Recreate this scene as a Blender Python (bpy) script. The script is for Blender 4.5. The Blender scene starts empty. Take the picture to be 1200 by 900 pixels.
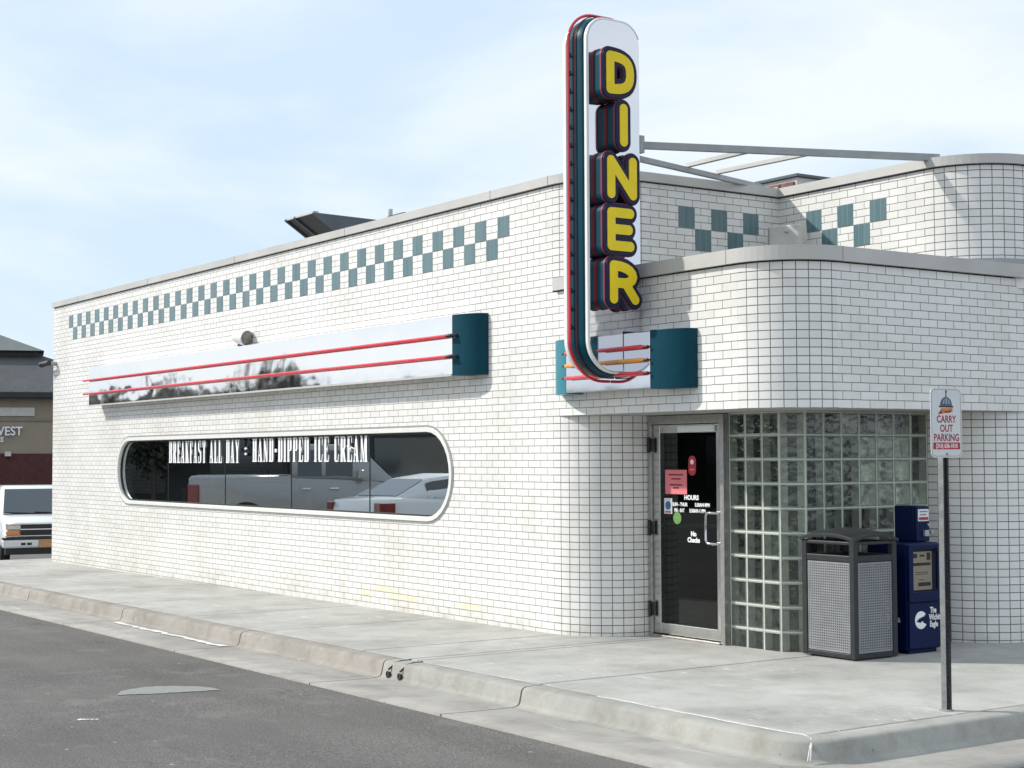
import bpy, bmesh, math, random
from mathutils import Vector, Matrix
random.seed(7)
PI = math.pi
SC = bpy.context.scene
COL = SC.collection
c = 0.067733            # one brick course
BL = 0.2032             # one brick length

# ------------------------------------------------------------------ object helpers
ORG = {}
def props(o, label=None, cat=None, group=None, kind=None):
    if label: o['label'] = label
    if cat: o['category'] = cat
    if group: o['group'] = group
    if kind: o['kind'] = kind
    return o

def thing(name, loc, label, cat, group=None):
    o = bpy.data.objects.new(name, None)
    COL.objects.link(o); o.location = loc; o.empty_display_size = .2
    ORG[o] = Vector(loc)
    return props(o, label, cat, group)

def link(o, parent):
    COL.objects.link(o)
    if parent:
        o.parent = parent
        w = ORG.get(parent, Vector((0, 0, 0)))
        ORG[o] = w
        if o.type == 'MESH':
            o.data.transform(Matrix.Translation(-w))
    return o

def obj(name, verts, faces, mat, parent=None, uv=None, smooth=False, mats=None, fm=None, bevel=0):
    me = bpy.data.meshes.new(name)
    me.from_pydata([tuple(v) for v in verts], [], faces)
    ml = mats or [mat]
    for m in ml: me.materials.append(m)
    if fm:
        for p, i in zip(me.polygons, fm): p.material_index = i
    if uv:
        ul = me.uv_layers.new(name='UVMap')
        for p in me.polygons:
            for li in p.loop_indices:
                ul.data[li].uv = uv(me.vertices[me.loops[li].vertex_index].co, p)
    if smooth:
        for p in me.polygons: p.use_smooth = True
    o = bpy.data.objects.new(name, me)
    link(o, parent)
    if bevel:
        b = o.modifiers.new('b', 'BEVEL'); b.width = bevel; b.segments = 2; b.limit_method = 'ANGLE'
        b.angle_limit = math.radians(40); b.harden_normals = False
    return o

class MB:
    def __init__(s): s.v = []; s.f = []; s.m = []; s.k = 0; s.sm = []
    def add(s, vs, fs, sm=False):
        n = len(s.v); s.v += [Vector(v) for v in vs]
        for f in fs: s.f.append([i + n for i in f]); s.m.append(s.k); s.sm.append(sm)
    def box(s, x0, x1, y0, y1, z0, z1, M=None):
        vs = [Vector((x, y, z)) for x in (x0, x1) for y in (y0, y1) for z in (z0, z1)]
        if M: vs = [M @ v for v in vs]
        s.add(vs, [(0, 1, 3, 2), (4, 6, 7, 5), (0, 4, 5, 1), (2, 3, 7, 6), (0, 2, 6, 4), (1, 5, 7, 3)])
    def tube(s, pts, r, n=10, close=False):
        pts = [Vector(p) for p in pts]; N = len(pts); rings = []
        up = None
        for i, p in enumerate(pts):
            if close: t = pts[(i + 1) % N] - pts[i - 1]
            else: t = pts[min(i + 1, N - 1)] - pts[max(i - 1, 0)]
            t.normalize()
            if up is None:
                up = t.orthogonal().normalized()
            up = (up - t * up.dot(t)).normalized()
            b = t.cross(up)
            rr = r[i] if isinstance(r, (list, tuple)) else r
            rings.append([p + (up * math.cos(2 * PI * k / n) + b * math.sin(2 * PI * k / n)) * rr for k in range(n)])
        vs = [v for R in rings for v in R]; fs = []
        for i in range(N if close else N - 1):
            a = i * n; bb = ((i + 1) % N) * n
            for k in range(n):
                fs.append((a + k, a + (k + 1) % n, bb + (k + 1) % n, bb + k))
        s.add(vs, fs, True)
        if not close:
            s.add(rings[0], [tuple(range(n))[::-1]]); s.add(rings[-1], [tuple(range(n))])
    def lathe(s, prof, ctr, n=24, axis='z'):
        vs = []; fs = []; cx, cy, cz = ctr
        for r, h in prof:
            for k in range(n):
                a = 2 * PI * k / n; A, B = r * math.cos(a), r * math.sin(a)
                vs.append({'z': (cx + A, cy + B, cz + h), 'y': (cx + A, cy + h, cz + B), 'x': (cx + h, cy + A, cz + B)}[axis])
        for i in range(len(prof) - 1):
            for k in range(n):
                fs.append((i * n + k, i * n + (k + 1) % n, (i + 1) * n + (k + 1) % n, (i + 1) * n + k))
        s.add(vs, fs, True)
        m = len(prof) - 1
        s.add(vs[:n], [tuple(range(n))[::-1]]); s.add(vs[m * n:], [tuple(range(n))])
    def prism(s, poly, f):      # poly: 2d list, f(u,v,w) -> 3d with w 0/1
        n = len(poly)
        vs = [f(u, v, 0) for u, v in poly] + [f(u, v, 1) for u, v in poly]
        fs = [tuple(range(n))[::-1], tuple(range(n, 2 * n))] + [(i, (i + 1) % n, n + (i + 1) % n, n + i) for i in range(n)]
        s.add(vs, fs)
    def build(s, name, mat, parent=None, uv=None, mats=None, bevel=0, fix=True):
        o = obj(name, s.v, s.f, mat, parent, uv, False, mats, s.m if mats else None, bevel)
        for p, q in zip(o.data.polygons, s.sm): p.use_smooth = q
        if fix:
            bm = bmesh.new(); bm.from_mesh(o.data); bmesh.ops.recalc_face_normals(bm, faces=bm.faces); bm.to_mesh(o.data); bm.free()
        return o

def to_mesh_obj(name, cu, T, mat, parent, xf=None, uv=None):
    tmp = bpy.data.objects.new('tmp', cu); COL.objects.link(tmp)
    dg = bpy.context.evaluated_depsgraph_get(); dg.update()
    me = bpy.data.meshes.new_from_object(tmp.evaluated_get(dg))
    COL.objects.unlink(tmp); bpy.data.objects.remove(tmp)
    if xf:
        for v in me.vertices: v.co = xf(v.co)
    if T is not None: me.transform(T)
    me.name = name; me.materials.clear(); me.materials.append(mat)
    if uv:
        ul = me.uv_layers.get('UVMap') or me.uv_layers.new(name='UVMap')
        for p in me.polygons:
            for li in p.loop_indices:
                ul.data[li].uv = uv(me.vertices[me.loops[li].vertex_index].co, p)
    o = bpy.data.objects.new(name, me)
    return link(o, parent)

def plate(name, loops, depth, T, mat, parent=None, uv=None, bev=0):
    """filled 2D outline (with holes) extruded from 0 to depth along local z"""
    cu = bpy.data.curves.new(name, 'CURVE'); cu.dimensions = '2D'; cu.fill_mode = 'BOTH'
    cu.extrude = depth / 2 - bev; cu.bevel_depth = bev; cu.bevel_resolution = 1; cu.offset = -bev
    for L in loops:
        sp = cu.splines.new('POLY'); sp.points.add(len(L) - 1); sp.use_cyclic_u = True
        for p, q in zip(sp.points, L): p.co = (q[0], q[1], 0, 1)
    return to_mesh_obj(name, cu, T @ Matrix.Translation((0, 0, depth / 2)), mat, parent, uv=uv)

def basis(o, ex, ey, ez):
    ex, ey, ez = Vector(ex), Vector(ey), Vector(ez)
    M = Matrix.Identity(4)
    for i in range(3): M[i][0] = ex[i]; M[i][1] = ey[i]; M[i][2] = ez[i]; M[i][3] = o[i]
    return M
def FA(x, y, z): return basis((x, y, z), (1, 0, 0), (0, 0, 1), (0, -1, 0))   # faces -Y
def FB(x, y, z): return basis((x, y, z), (0, 1, 0), (0, 0, 1), (1, 0, 0))    # faces +X

def text(name, body, size, T, mat, parent, depth=.002, sx=1.0, bold=0.0, align='LEFT', space=1.0):
    cu = bpy.data.curves.new(name, 'FONT'); cu.body = body; cu.size = size; cu.extrude = depth / 2
    cu.offset = bold; cu.align_x = align; cu.space_character = space; cu.resolution_u = 3
    return to_mesh_obj(name, cu, T @ Matrix.Diagonal((sx, 1, 1, 1)), mat, parent)

def rrect(x0, y0, x1, y1, r, n=6):
    out = []
    for cx, cy, a in ((x1 - r, y1 - r, 0), (x0 + r, y1 - r, 90), (x0 + r, y0 + r, 180), (x1 - r, y0 + r, 270)):
        for k in range(n + 1):
            t = math.radians(a + 90 * k / n); out.append((cx + r * math.cos(t), cy + r * math.sin(t)))
    return out

def arc(cx, cy, r, a0, a1, n):
    return [(cx + r * math.cos(math.radians(a0 + (a1 - a0) * k / n)), cy + r * math.sin(math.radians(a0 + (a1 - a0) * k / n))) for k in range(n + 1)]

def gz(x):
    if x > -15.2: return .03 + .005 * x
    if x > -25: return .03 + .005 * -15.2 - .45 * min(1, (-15.2 - x) / 7.0)
    return -.496
# ------------------------------------------------------------------ materials
class NT:
    def __init__(s, name):
        s.m = bpy.data.materials.new(name); s.m.use_nodes = True; s.t = s.m.node_tree; s.n = s.t.nodes
        s.p = s.n['Principled BSDF']; s.out = s.n['Material Output']
    def new(s, typ, **kw):
        nd = s.n.new(typ)
        for k, v in kw.items():
            if k in nd.inputs.keys(): nd.inputs[k].default_value = v
            else: setattr(nd, k, v)
        return nd
    def l(s, a, b): s.t.links.new(a, b)
    def noise(s, scale, detail=4, rough=.6, vec=None):
        nd = s.new('ShaderNodeTexNoise'); nd.inputs['Scale'].default_value = scale
        nd.inputs['Detail'].default_value = detail; nd.inputs['Roughness'].default_value = rough
        if vec is not None: s.l(vec, nd.inputs['Vector'])
        return nd.outputs['Fac']
    def ramp(s, fac, stops):
        r = s.new('ShaderNodeValToRGB'); s.l(fac, r.inputs['Fac']); e = r.color_ramp.elements
        while len(e) < len(stops): e.new(.5)
        for x, (p, col) in zip(e, stops): x.position = p; x.color = (*col, 1) if len(col) == 3 else col
        return r.outputs['Color']
    def mix(s, fac, a, b, bt='MIX'):
        m = s.new('ShaderNodeMix'); m.data_type = 'RGBA'; m.blend_type = bt
        for sock, v in ((m.inputs['Factor'], fac), (m.inputs['A'], a), (m.inputs['B'], b)):
            pass
        ins = [i for i in m.inputs if i.enabled]
        for sock, v in zip(ins, (fac, a, b)):
            if isinstance(v, bpy.types.NodeSocket): s.l(v, sock)
            elif isinstance(v, (int, float)): sock.default_value = v
            else: sock.default_value = (*v, 1)
        return [o for o in m.outputs if o.enabled][0]
    def math(s, op, a, b=0, clamp=False):
        m = s.new('ShaderNodeMath'); m.operation = op; m.use_clamp = clamp
        for i, v in enumerate((a, b)):
            if isinstance(v, bpy.types.NodeSocket): s.l(v, m.inputs[i])
            else: m.inputs[i].default_value = v
        return m.outputs[0]
    def bump(s, h, strength=.3, dist=.01):
        b = s.new('ShaderNodeBump'); b.inputs['Strength'].default_value = strength; b.inputs['Distance'].default_value = dist
        s.l(h, b.inputs['Height']); s.l(b.outputs[0], s.p.inputs['Normal']); return b
    def coord(s, which='Object'):
        if not hasattr(s, 'tc'): s.tc = s.new('ShaderNodeTexCoord')
        return s.tc.outputs[which]

def mat(name, col, rough=.5, metal=0, var=0.12, nscale=6, spec=None, bump=0, coat=0, emit=None):
    t = NT(name); p = t.p
    p.inputs['Roughness'].default_value = rough; p.inputs['Metallic'].default_value = metal
    f = t.noise(nscale, 5, .6, t.coord())
    d = tuple(x * (1 - var) for x in col); u = tuple(min(1, x * (1 + var)) for x in col)
    t.l(t.ramp(f, [(.3, d), (.7, u)]), p.inputs['Base Color'])
    if spec is not None: p.inputs['Specular IOR Level'].default_value = spec
    if bump: t.bump(f, bump, .01)
    if coat: p.inputs['Coat Weight'].default_value = coat; p.inputs['Coat Roughness'].default_value = .05
    if emit: p.inputs['Emission Color'].default_value = (*emit, 1); p.inputs['Emission Strength'].default_value = 1
    return t.m

def brick_mat(name, w, h, off, c1, c2, mortar, msize=.0042, rough=.3, stain=True):
    t = NT(name); p = t.p
    b = t.new('ShaderNodeTexBrick'); b.offset = off; b.offset_frequency = 2; b.squash = 1
    b.inputs['Scale'].default_value = 1; b.inputs['Brick Width'].default_value = w; b.inputs['Row Height'].default_value = h
    b.inputs['Mortar Size'].default_value = msize; b.inputs['Mortar Smooth'].default_value = .35; b.inputs['Bias'].default_value = 0
    b.inputs['Color1'].default_value = (*c1, 1); b.inputs['Color2'].default_value = (*c2, 1)
    b.inputs['Mortar'].default_value = (*mortar, 1)
    # slight wobble of the joints
    n = t.new('ShaderNodeTexNoise'); n.inputs['Scale'].default_value = 9; t.l(t.coord('UV'), n.inputs['Vector'])
    vm = t.new('ShaderNodeVectorMath'); vm.operation = 'MULTIPLY_ADD'
    t.l(n.outputs['Color'], vm.inputs[0]); vm.inputs[1].default_value = (.005, .005, 0); t.l(t.coord('UV'), vm.inputs[2])
    t.l(vm.outputs[0], b.inputs['Vector'])
    col = b.outputs['Color']
    if stain:
        big = t.noise(.9, 6, .65, t.coord())
        col = t.mix(t.math('MULTIPLY', t.ramp(big, [(.45, (0, 0, 0)), (.75, (1, 1, 1))]), .35), col, (.62, .55, .45), 'MULTIPLY')
        mp = t.new('ShaderNodeMapping'); mp.inputs['Scale'].default_value = (5, 5, .35); t.l(t.coord(), mp.inputs['Vector'])
        st = t.noise(1.6, 5, .6, mp.outputs[0])
        col = t.mix(t.math('MULTIPLY', t.ramp(st, [(.55, (0, 0, 0)), (.8, (1, 1, 1))]), .22), col, (.6, .55, .48), 'MULTIPLY')
        sx = t.new('ShaderNodeSeparateXYZ'); t.l(t.coord(), sx.inputs[0])
        low = t.math('MULTIPLY', t.math('SUBTRACT', .34, sx.outputs['Z']), 3.0, True)
        gr = t.math('MULTIPLY', low, t.ramp(t.noise(5, 6, .7, t.coord()), [(.35, (0, 0, 0)), (.65, (1, 1, 1))]), True)
        col = t.mix(t.math('MULTIPLY', gr, .55), col, (.58, .54, .46), 'MULTIPLY')
        sm = t.noise(60, 4, .6, t.coord())
        col = t.mix(t.math('MULTIPLY', t.ramp(sm, [(.62, (0, 0, 0)), (.75, (1, 1, 1))]), .25), col, (.55, .5, .45), 'MULTIPLY')
    t.l(col, p.inputs['Base Color'])
    r = t.math('ADD', t.math('MULTIPLY', b.outputs['Fac'], .6), rough); t.l(r, p.inputs['Roughness'])
    inv = t.math('SUBTRACT', 1, b.outputs['Fac'])
    # each brick sits at a slightly different angle and depth
    und = t.noise(7, 2, .5, t.coord('UV'))
    hgt = t.math('ADD', inv, t.math('MULTIPLY', und, .5))
    t.bump(hgt, .45, .006)
    return t.m

WHITE1, WHITE2, MORT = (.82, .815, .79), (.745, .74, .715), (.16, .14, .12)
M = {}
M['run'] = brick_mat('glazed_brick_running', BL, c, .5, WHITE1, WHITE2, MORT, .0034)
M['stack'] = brick_mat('glazed_brick_stacked', BL / 2, c, 0, WHITE1, WHITE2, MORT)
M['teal_tile'] = brick_mat('teal_soldier_tile', BL / 3, BL, 0, (.09, .165, .185), (.125, .205, .225), (.26, .33, .33), .002, .3, False)
M['coping'] = mat('coping_metal', (.50, .49, .465), .5, .1, .1, 1.5)
M['dark_gap_and_shade'] = mat('dark_gap_and_shade', (.02, .018, .016), .8)
M['soffit'] = mat('soffit_paint', (.42, .42, .4), .7, 0, .1, 3)
M['roof'] = mat('roof_membrane', (.3, .3, .29), .9)
M['white_metal'] = mat('white_metal', (.78, .78, .76), .35, 0, .04)
M['gray_metal'] = mat('gray_metal', (.34, .35, .36), .45, .3)
M['alu'] = mat('aluminium', (.42, .41, .39), .38, .8, .15, 20)
M['alu_bright'] = mat('bright_aluminium', (.62, .62, .6), .22, 1, .1, 12)
M['frame_white'] = mat('window_frame_white', (.72, .72, .68), .4, .0, .05)
M['gasket'] = mat('window_gasket', (.12, .12, .12), .5)
M['black'] = mat('black_plastic', (.015, .015, .016), .45)
M['rubber'] = mat('rubber', (.02, .02, .02), .8)
M['teal'] = mat('teal_enamel', (.0005, .045, .07), .4, 0, .15, 2.5, spec=.15)
M['teal_side'] = mat('teal_letter_side', (.002, .045, .065), .4, spec=.15)
M['navy'] = mat('navy_enamel', (.012, .012, .045), .4, spec=.25)
M['yellow'] = mat('yellow_enamel', (.86, .64, .015), .4, 0, .05, spec=.3)
M['darkred'] = mat('dark_red_trim', (.13, .004, .015), .45, spec=.3)
M['pinktrim'] = mat('rose_trim', (.20, .03, .07), .45, spec=.3)
M['neon_red'] = mat('unlit_neon_red', (.72, .012, .03), .15, coat=.6)
M['neon_orange'] = mat('unlit_neon_orange', (.85, .33, .01), .15, coat=.6)
M['white_letter'] = mat('white_vinyl', (.85, .86, .87), .5, 0, .02)
M['trash_frame'] = mat('charcoal_powdercoat', (.028, .031, .034), .42, .2, .2, 8)
M['trash_perf'] = mat('silver_perforated', (.27, .28, .285), .5, .2, .1, 8)
M['trash_dark'] = mat('trash_liner', (.03, .032, .035), .8)
M['blue'] = mat('blue_newsbox', (.001, .008, .055), .4, 0, .2, 4, spec=.2)
M['blue_dark'] = mat('blue_newsbox_rack', (.001, .007, .045), .4, spec=.2)
M['paper'] = mat('newspaper', (.55, .5, .4), .8, 0, .1, 40)
M['pink'] = mat('pink_paper', (.72, .20, .22), .8, 0, .05)
M['ink'] = mat('printed_ink', (.06, .05, .05), .8)
M['green'] = mat('green_sticker', (.13, .27, .07), .6, 0, .4, 60)
M['blue_sticker'] = mat('blue_sticker', (.05, .15, .35), .6)
M['red_sticker'] = mat('red_sticker', (.45, .02, .03), .5)
M['signwhite'] = mat('sign_sheeting', (.70, .72, .73), .35, 0, .04, 20)
M['signred'] = mat('sign_maroon', (.32, .02, .03), .5)
M['signborder'] = mat('sign_border', (.35, .2, .2), .5)
M['galv'] = mat('galvanised_steel', (.45, .46, .46), .45, .6, .2, 25)
M['postdark'] = mat('post_shade_hinge_steel', (.022, .026, .03), .5, .4, .2, 25)  # shaded copy of the post steel; also the dark hinge metal
M['car_white'] = mat('white_car_paint', (.72, .74, .76), .25, 0, .03, 1, coat=.8)
M['car_silver'] = mat('silver_car_paint', (.30, .31, .32), .25, .3, .03, 1, coat=.8)
M['chrome'] = mat('chrome', (.6, .6, .62), .1, 1, .05)
M['tail'] = mat('red_lamp', (.20, .006, .008), .15, coat=1)
M['amber'] = mat('amber_lamp', (.75, .22, .02), .15, coat=1)
M['headlamp'] = mat('headlamp', (.55, .5, .42), .12, .3, .2, 15, coat=1)
M['plate_tan'] = mat('license_plate', (.5, .28, .12), .5, 0, .3, 30)
M['tan'] = mat('tan_stucco', (.30, .255, .195), .9, 0, .08, 2)
M['tan_dark'] = mat('tan_band', (.24, .205, .16), .9, 0, .08, 2)
M['maroon'] = mat('maroon_brick', (.085, .028, .028), .9, 0, .2, 3)
M['roofgray'] = mat('standing_seam_roof', (.10, .105, .11), .85, 0, .12, 1, spec=.1)
M['roofpale'] = mat('cupola_roof', (.22, .235, .225), .8, 0, .08, 1, spec=.1)
M['signpanel'] = mat('pale_sign_panel', (.55, .54, .5), .6)
M['inner_wall'] = mat('interior_wall', (.06, .05, .045), .8)
M['inner_floor'] = mat('interior_floor', (.05, .04, .035), .6)
M['inner_red'] = mat('booth_vinyl', (.12, .02, .02), .5)
M['inner_pale'] = mat('interior_pale', (.3, .29, .27), .7)
M['lamp_face'] = mat('lamp_lens', (.22, .2, .17), .3, 0, .3, 30)
M['stainless_grey'] = mat('hood_metal', (.10, .115, .13), .4, .6, .12, 3)
M['brown_metal'] = mat('brown_louver', (.14, .05, .04), .6, 0, .5, 14)
M['bark'] = mat('bark', (.08, .06, .045), .9)
M['grout'] = mat('glass_block_grout', (.56, .58, .51), .7, 0, .1, 20)

def steel_mirror(name, col, rough, wav, ws, sc2):
    t = NT(name); p = t.p
    p.inputs['Metallic'].default_value = 1; p.inputs['Base Color'].default_value = (*col, 1)
    mp = t.new('ShaderNodeMapping'); mp.inputs['Scale'].default_value = sc2; t.l(t.coord(), mp.inputs['Vector'])
    n1 = t.noise(ws, 3, .5, mp.outputs[0]); n2 = t.noise(18, 5, .7, t.coord())
    t.l(t.math('ADD', t.math('MULTIPLY', n2, .03), rough), p.inputs['Roughness'])
    t.bump(n1, wav, .05)
    return t.m
M['mirror'] = steel_mirror('polished_stainless', (.84, .845, .87), .035, .26, .8, (1, 1, 1.3))
M['mirror_face'] = steel_mirror('polished_sign_face', (.70, .70, .735), .05, .05, 1.0, (1, 1, 1))

def thin_glass(name, tint, ior, boost, wav=0, ws=3, rough=0.0):
    t = NT(name); t.n.remove(t.p)
    tr = t.new('ShaderNodeBsdfTransparent'); tr.inputs[0].default_value = (*tint, 1)
    gl = t.new('ShaderNodeBsdfGlossy'); gl.inputs['Roughness'].default_value = rough; gl.inputs['Color'].default_value = (.95, 1, 1, 1)
    fr = t.new('ShaderNodeFresnel'); fr.inputs['IOR'].default_value = ior
    f = t.math('MULTIPLY', fr.outputs[0], boost, True)
    if wav:
        b = t.new('ShaderNodeBump'); b.inputs['Strength'].default_value = wav; b.inputs['Distance'].default_value = .02
        t.l(t.noise(ws, 2, .5, t.coord()), b.inputs['Height']); t.l(b.outputs[0], gl.inputs['Normal']); t.l(b.outputs[0], fr.inputs['Normal'])
    mx = t.new('ShaderNodeMixShader'); t.l(f, mx.inputs[0]); t.l(tr.outputs[0], mx.inputs[1]); t.l(gl.outputs[0], mx.inputs[2])
    t.l(mx.outputs[0], t.out.inputs['Surface']); return t.m
M['glass'] = thin_glass('window_glass', (.30, .36, .36), 1.5, .62, .03, .8)
M['doorglass'] = thin_glass('door_glass', (.30, .38, .37), 1.5, .95, .02, 1)
M['blockglass'] = thin_glass('glass_block_face', (.98, 1, .97), 1.5, 1.5, .35, 12, .03)
M['carglass'] = mat('car_glass', (.03, .04, .045), .05, 0, .1, 2, coat=1)

def concrete(name, base, stain, spots, seed=0):
    t = NT(name); p = t.p
    mp = t.new('ShaderNodeMapping'); mp.inputs['Location'].default_value = (seed, seed, 0); t.l(t.coord(), mp.inputs['Vector']); V = mp.outputs[0]
    a = t.noise(.7, 8, .62, V); b = t.noise(4, 6, .65, V); g = t.noise(140, 3, .6, V)
    col = t.ramp(a, [(.32, tuple(x * .72 for x in base)), (.5, base), (.68, tuple(min(1, x * 1.18) for x in base))])
    col = t.mix(t.math('MULTIPLY', t.ramp(b, [(.45, (0, 0, 0)), (.66, (1, 1, 1))]), .55), col, stain, 'MULTIPLY')
    st = t.new('ShaderNodeMapping'); st.inputs['Scale'].default_value = (.5, 2.4, 1); t.l(V, st.inputs['Vector'])
    w = t.noise(2.2, 7, .7, st.outputs[0])
    col = t.mix(t.math('MULTIPLY', t.ramp(w, [(.62, (0, 0, 0)), (.70, (1, 1, 1))]), spots), col, (.80, .80, .78))
    mk = t.new('ShaderNodeMapping'); mk.inputs['Scale'].default_value = (3.5, 9, 1); t.l(V, mk.inputs['Vector'])
    sc = t.math('MULTIPLY', t.ramp(t.noise(2.0, 6, .75, mk.outputs[0]), [(.60, (0, 0, 0)), (.66, (1, 1, 1))]), t.ramp(t.noise(.55, 2, .5, V), [(.52, (0, 0, 0)), (.62, (1, 1, 1))]))
    col = t.mix(t.math('MULTIPLY', sc, spots * 1.6, True), col, (.86, .86, .84))
    d = t.noise(11, 4, .7, V)
    col = t.mix(t.math('MULTIPLY', t.ramp(d, [(.66, (0, 0, 0)), (.72, (1, 1, 1))]), .45), col, (.55, .53, .50), 'MULTIPLY')
    gs = t.new('ShaderNodeTexVoronoi'); gs.inputs['Scale'].default_value = 5; t.l(V, gs.inputs['Vector'])
    col = t.mix(t.math('MULTIPLY', t.ramp(gs.outputs['Distance'], [(.0, (1, 1, 1)), (.045, (1, 1, 1)), (.065, (0, 0, 0))]), .55), col, (.35, .34, .32), 'MULTIPLY')
    col = t.mix(.4, col, t.ramp(g, [(.3, (.6, .6, .6)), (.7, (1, 1, 1))]), 'MULTIPLY')
    t.l(col, p.inputs['Base Color']); p.inputs['Roughness'].default_value = .85
    t.bump(t.math('ADD', g, t.math('MULTIPLY', b, .8)), .35, .004)
    return t.m
M['walk'] = concrete('sidewalk_concrete', (.43, .425, .395), (.76, .75, .72), .5)
M['curb'] = concrete('curb_concrete', (.325, .30, .265), (.60, .56, .50), .15, 5)
M['curb_new'] = concrete('curb_concrete_newer', (.37, .365, .335), (.62, .585, .52), .3, 9)
M['gutter'] = concrete('gutter_concrete', (.345, .33, .305), (.68, .65, .60), .25, 3)
M['caulk'] = mat('white_caulk', (.66, .66, .63), .7, 0, .25, 20)
M['patch'] = mat('pale_patch', (.235, .24, .23), .9, 0, .1, 30, bump=.3)
M['yellowed'] = mat('yellowed_brick', (.78, .72, .52), .4, 0, .15, 12)

def asphalt():
    t = NT('asphalt'); p = t.p; V = t.coord()
    a = t.noise(.35, 7, .6, V); g = t.noise(90, 4, .75, V); h = t.noise(2.6, 6, .7, V)
    col = t.ramp(a, [(.3, (.088, .084, .080)), (.7, (.138, .131, .124))])
    col = t.mix(.8, col, t.ramp(g, [(.34, (.25, .25, .25)), (.5, (.95, .95, .95)), (.66, (2.4, 2.4, 2.3))]), 'MULTIPLY')
    col = t.mix(t.math('MULTIPLY', t.ramp(h, [(.55, (0, 0, 0)), (.70, (1, 1, 1))]), .5), col, (.21, .205, .19))
    tm = t.new('ShaderNodeMapping'); tm.inputs['Scale'].default_value = (.12, 1.3, 1); t.l(V, tm.inputs['Vector'])
    col = t.mix(t.math('MULTIPLY', t.ramp(t.noise(1.4, 4, .6, tm.outputs[0]), [(.45, (0, 0, 0)), (.65, (1, 1, 1))]), .5), col, (.68, .67, .66), 'MULTIPLY')
    wv = t.new('ShaderNodeVectorMath'); wv.operation = 'MULTIPLY_ADD'; nz = t.new('ShaderNodeTexNoise'); nz.inputs['Scale'].default_value = 1.5; nz.inputs['Detail'].default_value = 6; t.l(V, nz.inputs['Vector'])
    t.l(nz.outputs['Color'], wv.inputs[0]); wv.inputs[1].default_value = (1.2, 1.2, 0); t.l(V, wv.inputs[2])
    vc = t.new('ShaderNodeTexVoronoi'); vc.feature = 'DISTANCE_TO_EDGE'; vc.inputs['Scale'].default_value = .32; t.l(wv.outputs[0], vc.inputs['Vector'])
    ck = t.math('MULTIPLY', t.ramp(vc.outputs['Distance'], [(0, (1, 1, 1)), (.004, (0, 0, 0))]), t.ramp(t.noise(.8, 3, .6, V), [(.50, (0, 0, 0)), (.62, (1, 1, 1))]))
    col = t.mix(t.math('MULTIPLY', ck, .75), col, (.03, .028, .026))
    v = t.new('ShaderNodeTexVoronoi'); v.inputs['Scale'].default_value = 3.2; t.l(V, v.inputs['Vector'])
    col = t.mix(t.ramp(v.outputs['Distance'], [(.0, (1, 1, 1)), (.035, (1, 1, 1)), (.05, (0, 0, 0))]), col, (.34, .32, .27))
    t.l(col, p.inputs['Base Color']); p.inputs['Roughness'].default_value = .9
    t.bump(g, .6, .006); return t.m
M['asphalt'] = asphalt()
def leafmat(name, col):
    t = NT(name); f = t.noise(1.5, 3, .6, t.coord())
    t.l(t.ramp(f, [(.3, tuple(x * .6 for x in col)), (.7, tuple(x * 1.4 for x in col))]), t.p.inputs['Base Color'])
    t.p.inputs['Roughness'].default_value = .7; return t.m
M['leaf'] = leafmat('evergreen_leaf', (.085, .095, .07))

# ------------------------------------------------------------------ GROUND
xs = [-400, -120, -60, -40, -28, -22.2, -19, -15.2, -10, -5, 0, 6, 20, 60, 200]
ys = [-400, -120, -60, -30, -12, -5, -2.88, 0, 8, 20, 60, 200, 400]
vs = [(x, y, gz(x) - .142) for y in ys for x in xs]
n = len(xs)
fs = [(j * n + i, j * n + i + 1, (j + 1) * n + i + 1, (j + 1) * n + i) for j in range(len(ys) - 1) for i in range(n - 1)]
o = obj('road', vs, fs, M['asphalt']); props(o, 'weathered grey asphalt parking lot in front of the kerb', kind='structure')

# sidewalk slabs with joints
mb = MB()
XE = 5.28; YF = -2.03
cuts = [-17, -15.2, -13.4, -11.6, -9.75, -7.85, -5.75, -3.75, -1.92, .05, .80, .93, 2.62, 3.95, XE]
def slab(x0, x1, y0, y1):
    g = .008
    a, b, d, e = x0 + g, x1 - g, y0 + g, y1 - g
    z0, z1 = gz(a), gz(b)
    i = .006
    vs = [(a, d, z0 - .006), (b, d, z1 - .006), (b, e, z1 - .006), (a, e, z0 - .006),
          (a + i, d + i, z0), (b - i, d + i, z1), (b - i, e - i, z1), (a + i, e - i, z0),
          (a, d, z0 - .1), (b, d, z1 - .1), (b, e, z1 - .1), (a, e, z0 - .1)]
    mb.add(vs, [(4, 5, 6, 7), (0, 1, 5, 4), (1, 2, 6, 5), (2, 3, 7, 6), (3, 0, 4, 7), (8, 9, 1, 0), (9, 10, 2, 1), (10, 11, 3, 2), (11, 8, 0, 3)])
for i in range(len(cuts) - 1):
    x0, x1 = cuts[i], cuts[i + 1]
    if x0 >= 2.6:
        yy = [YF, 4.2, 7.2, 14]
        if x0 < 2.7: yy = [YF, 14]
    else: yy = [YF, 14]
    if x0 < 2.7: slab(x0, x1, YF, 14)
    else:
        pass
slab(2.62, XE, YF, 4.4); slab(2.62, XE, 4.4, 9.5); slab(2.62, XE, 9.5, 14)
o = mb.build('sidewalk', M['walk']); props(o, 'pale concrete sidewalk slabs around the diner', kind='structure')
mb = MB(); mb.add([(-17, YF, gz(-17) - .012), (XE, YF, gz(XE) - .012), (XE, 14, gz(XE) - .012), (-17, 14, gz(-17) - .012)], [(0, 1, 2, 3)])
o = mb.build('sidewalk_joint_base', M['dark_gap_and_shade'], fix=False); props(o, kind='structure')

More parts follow.
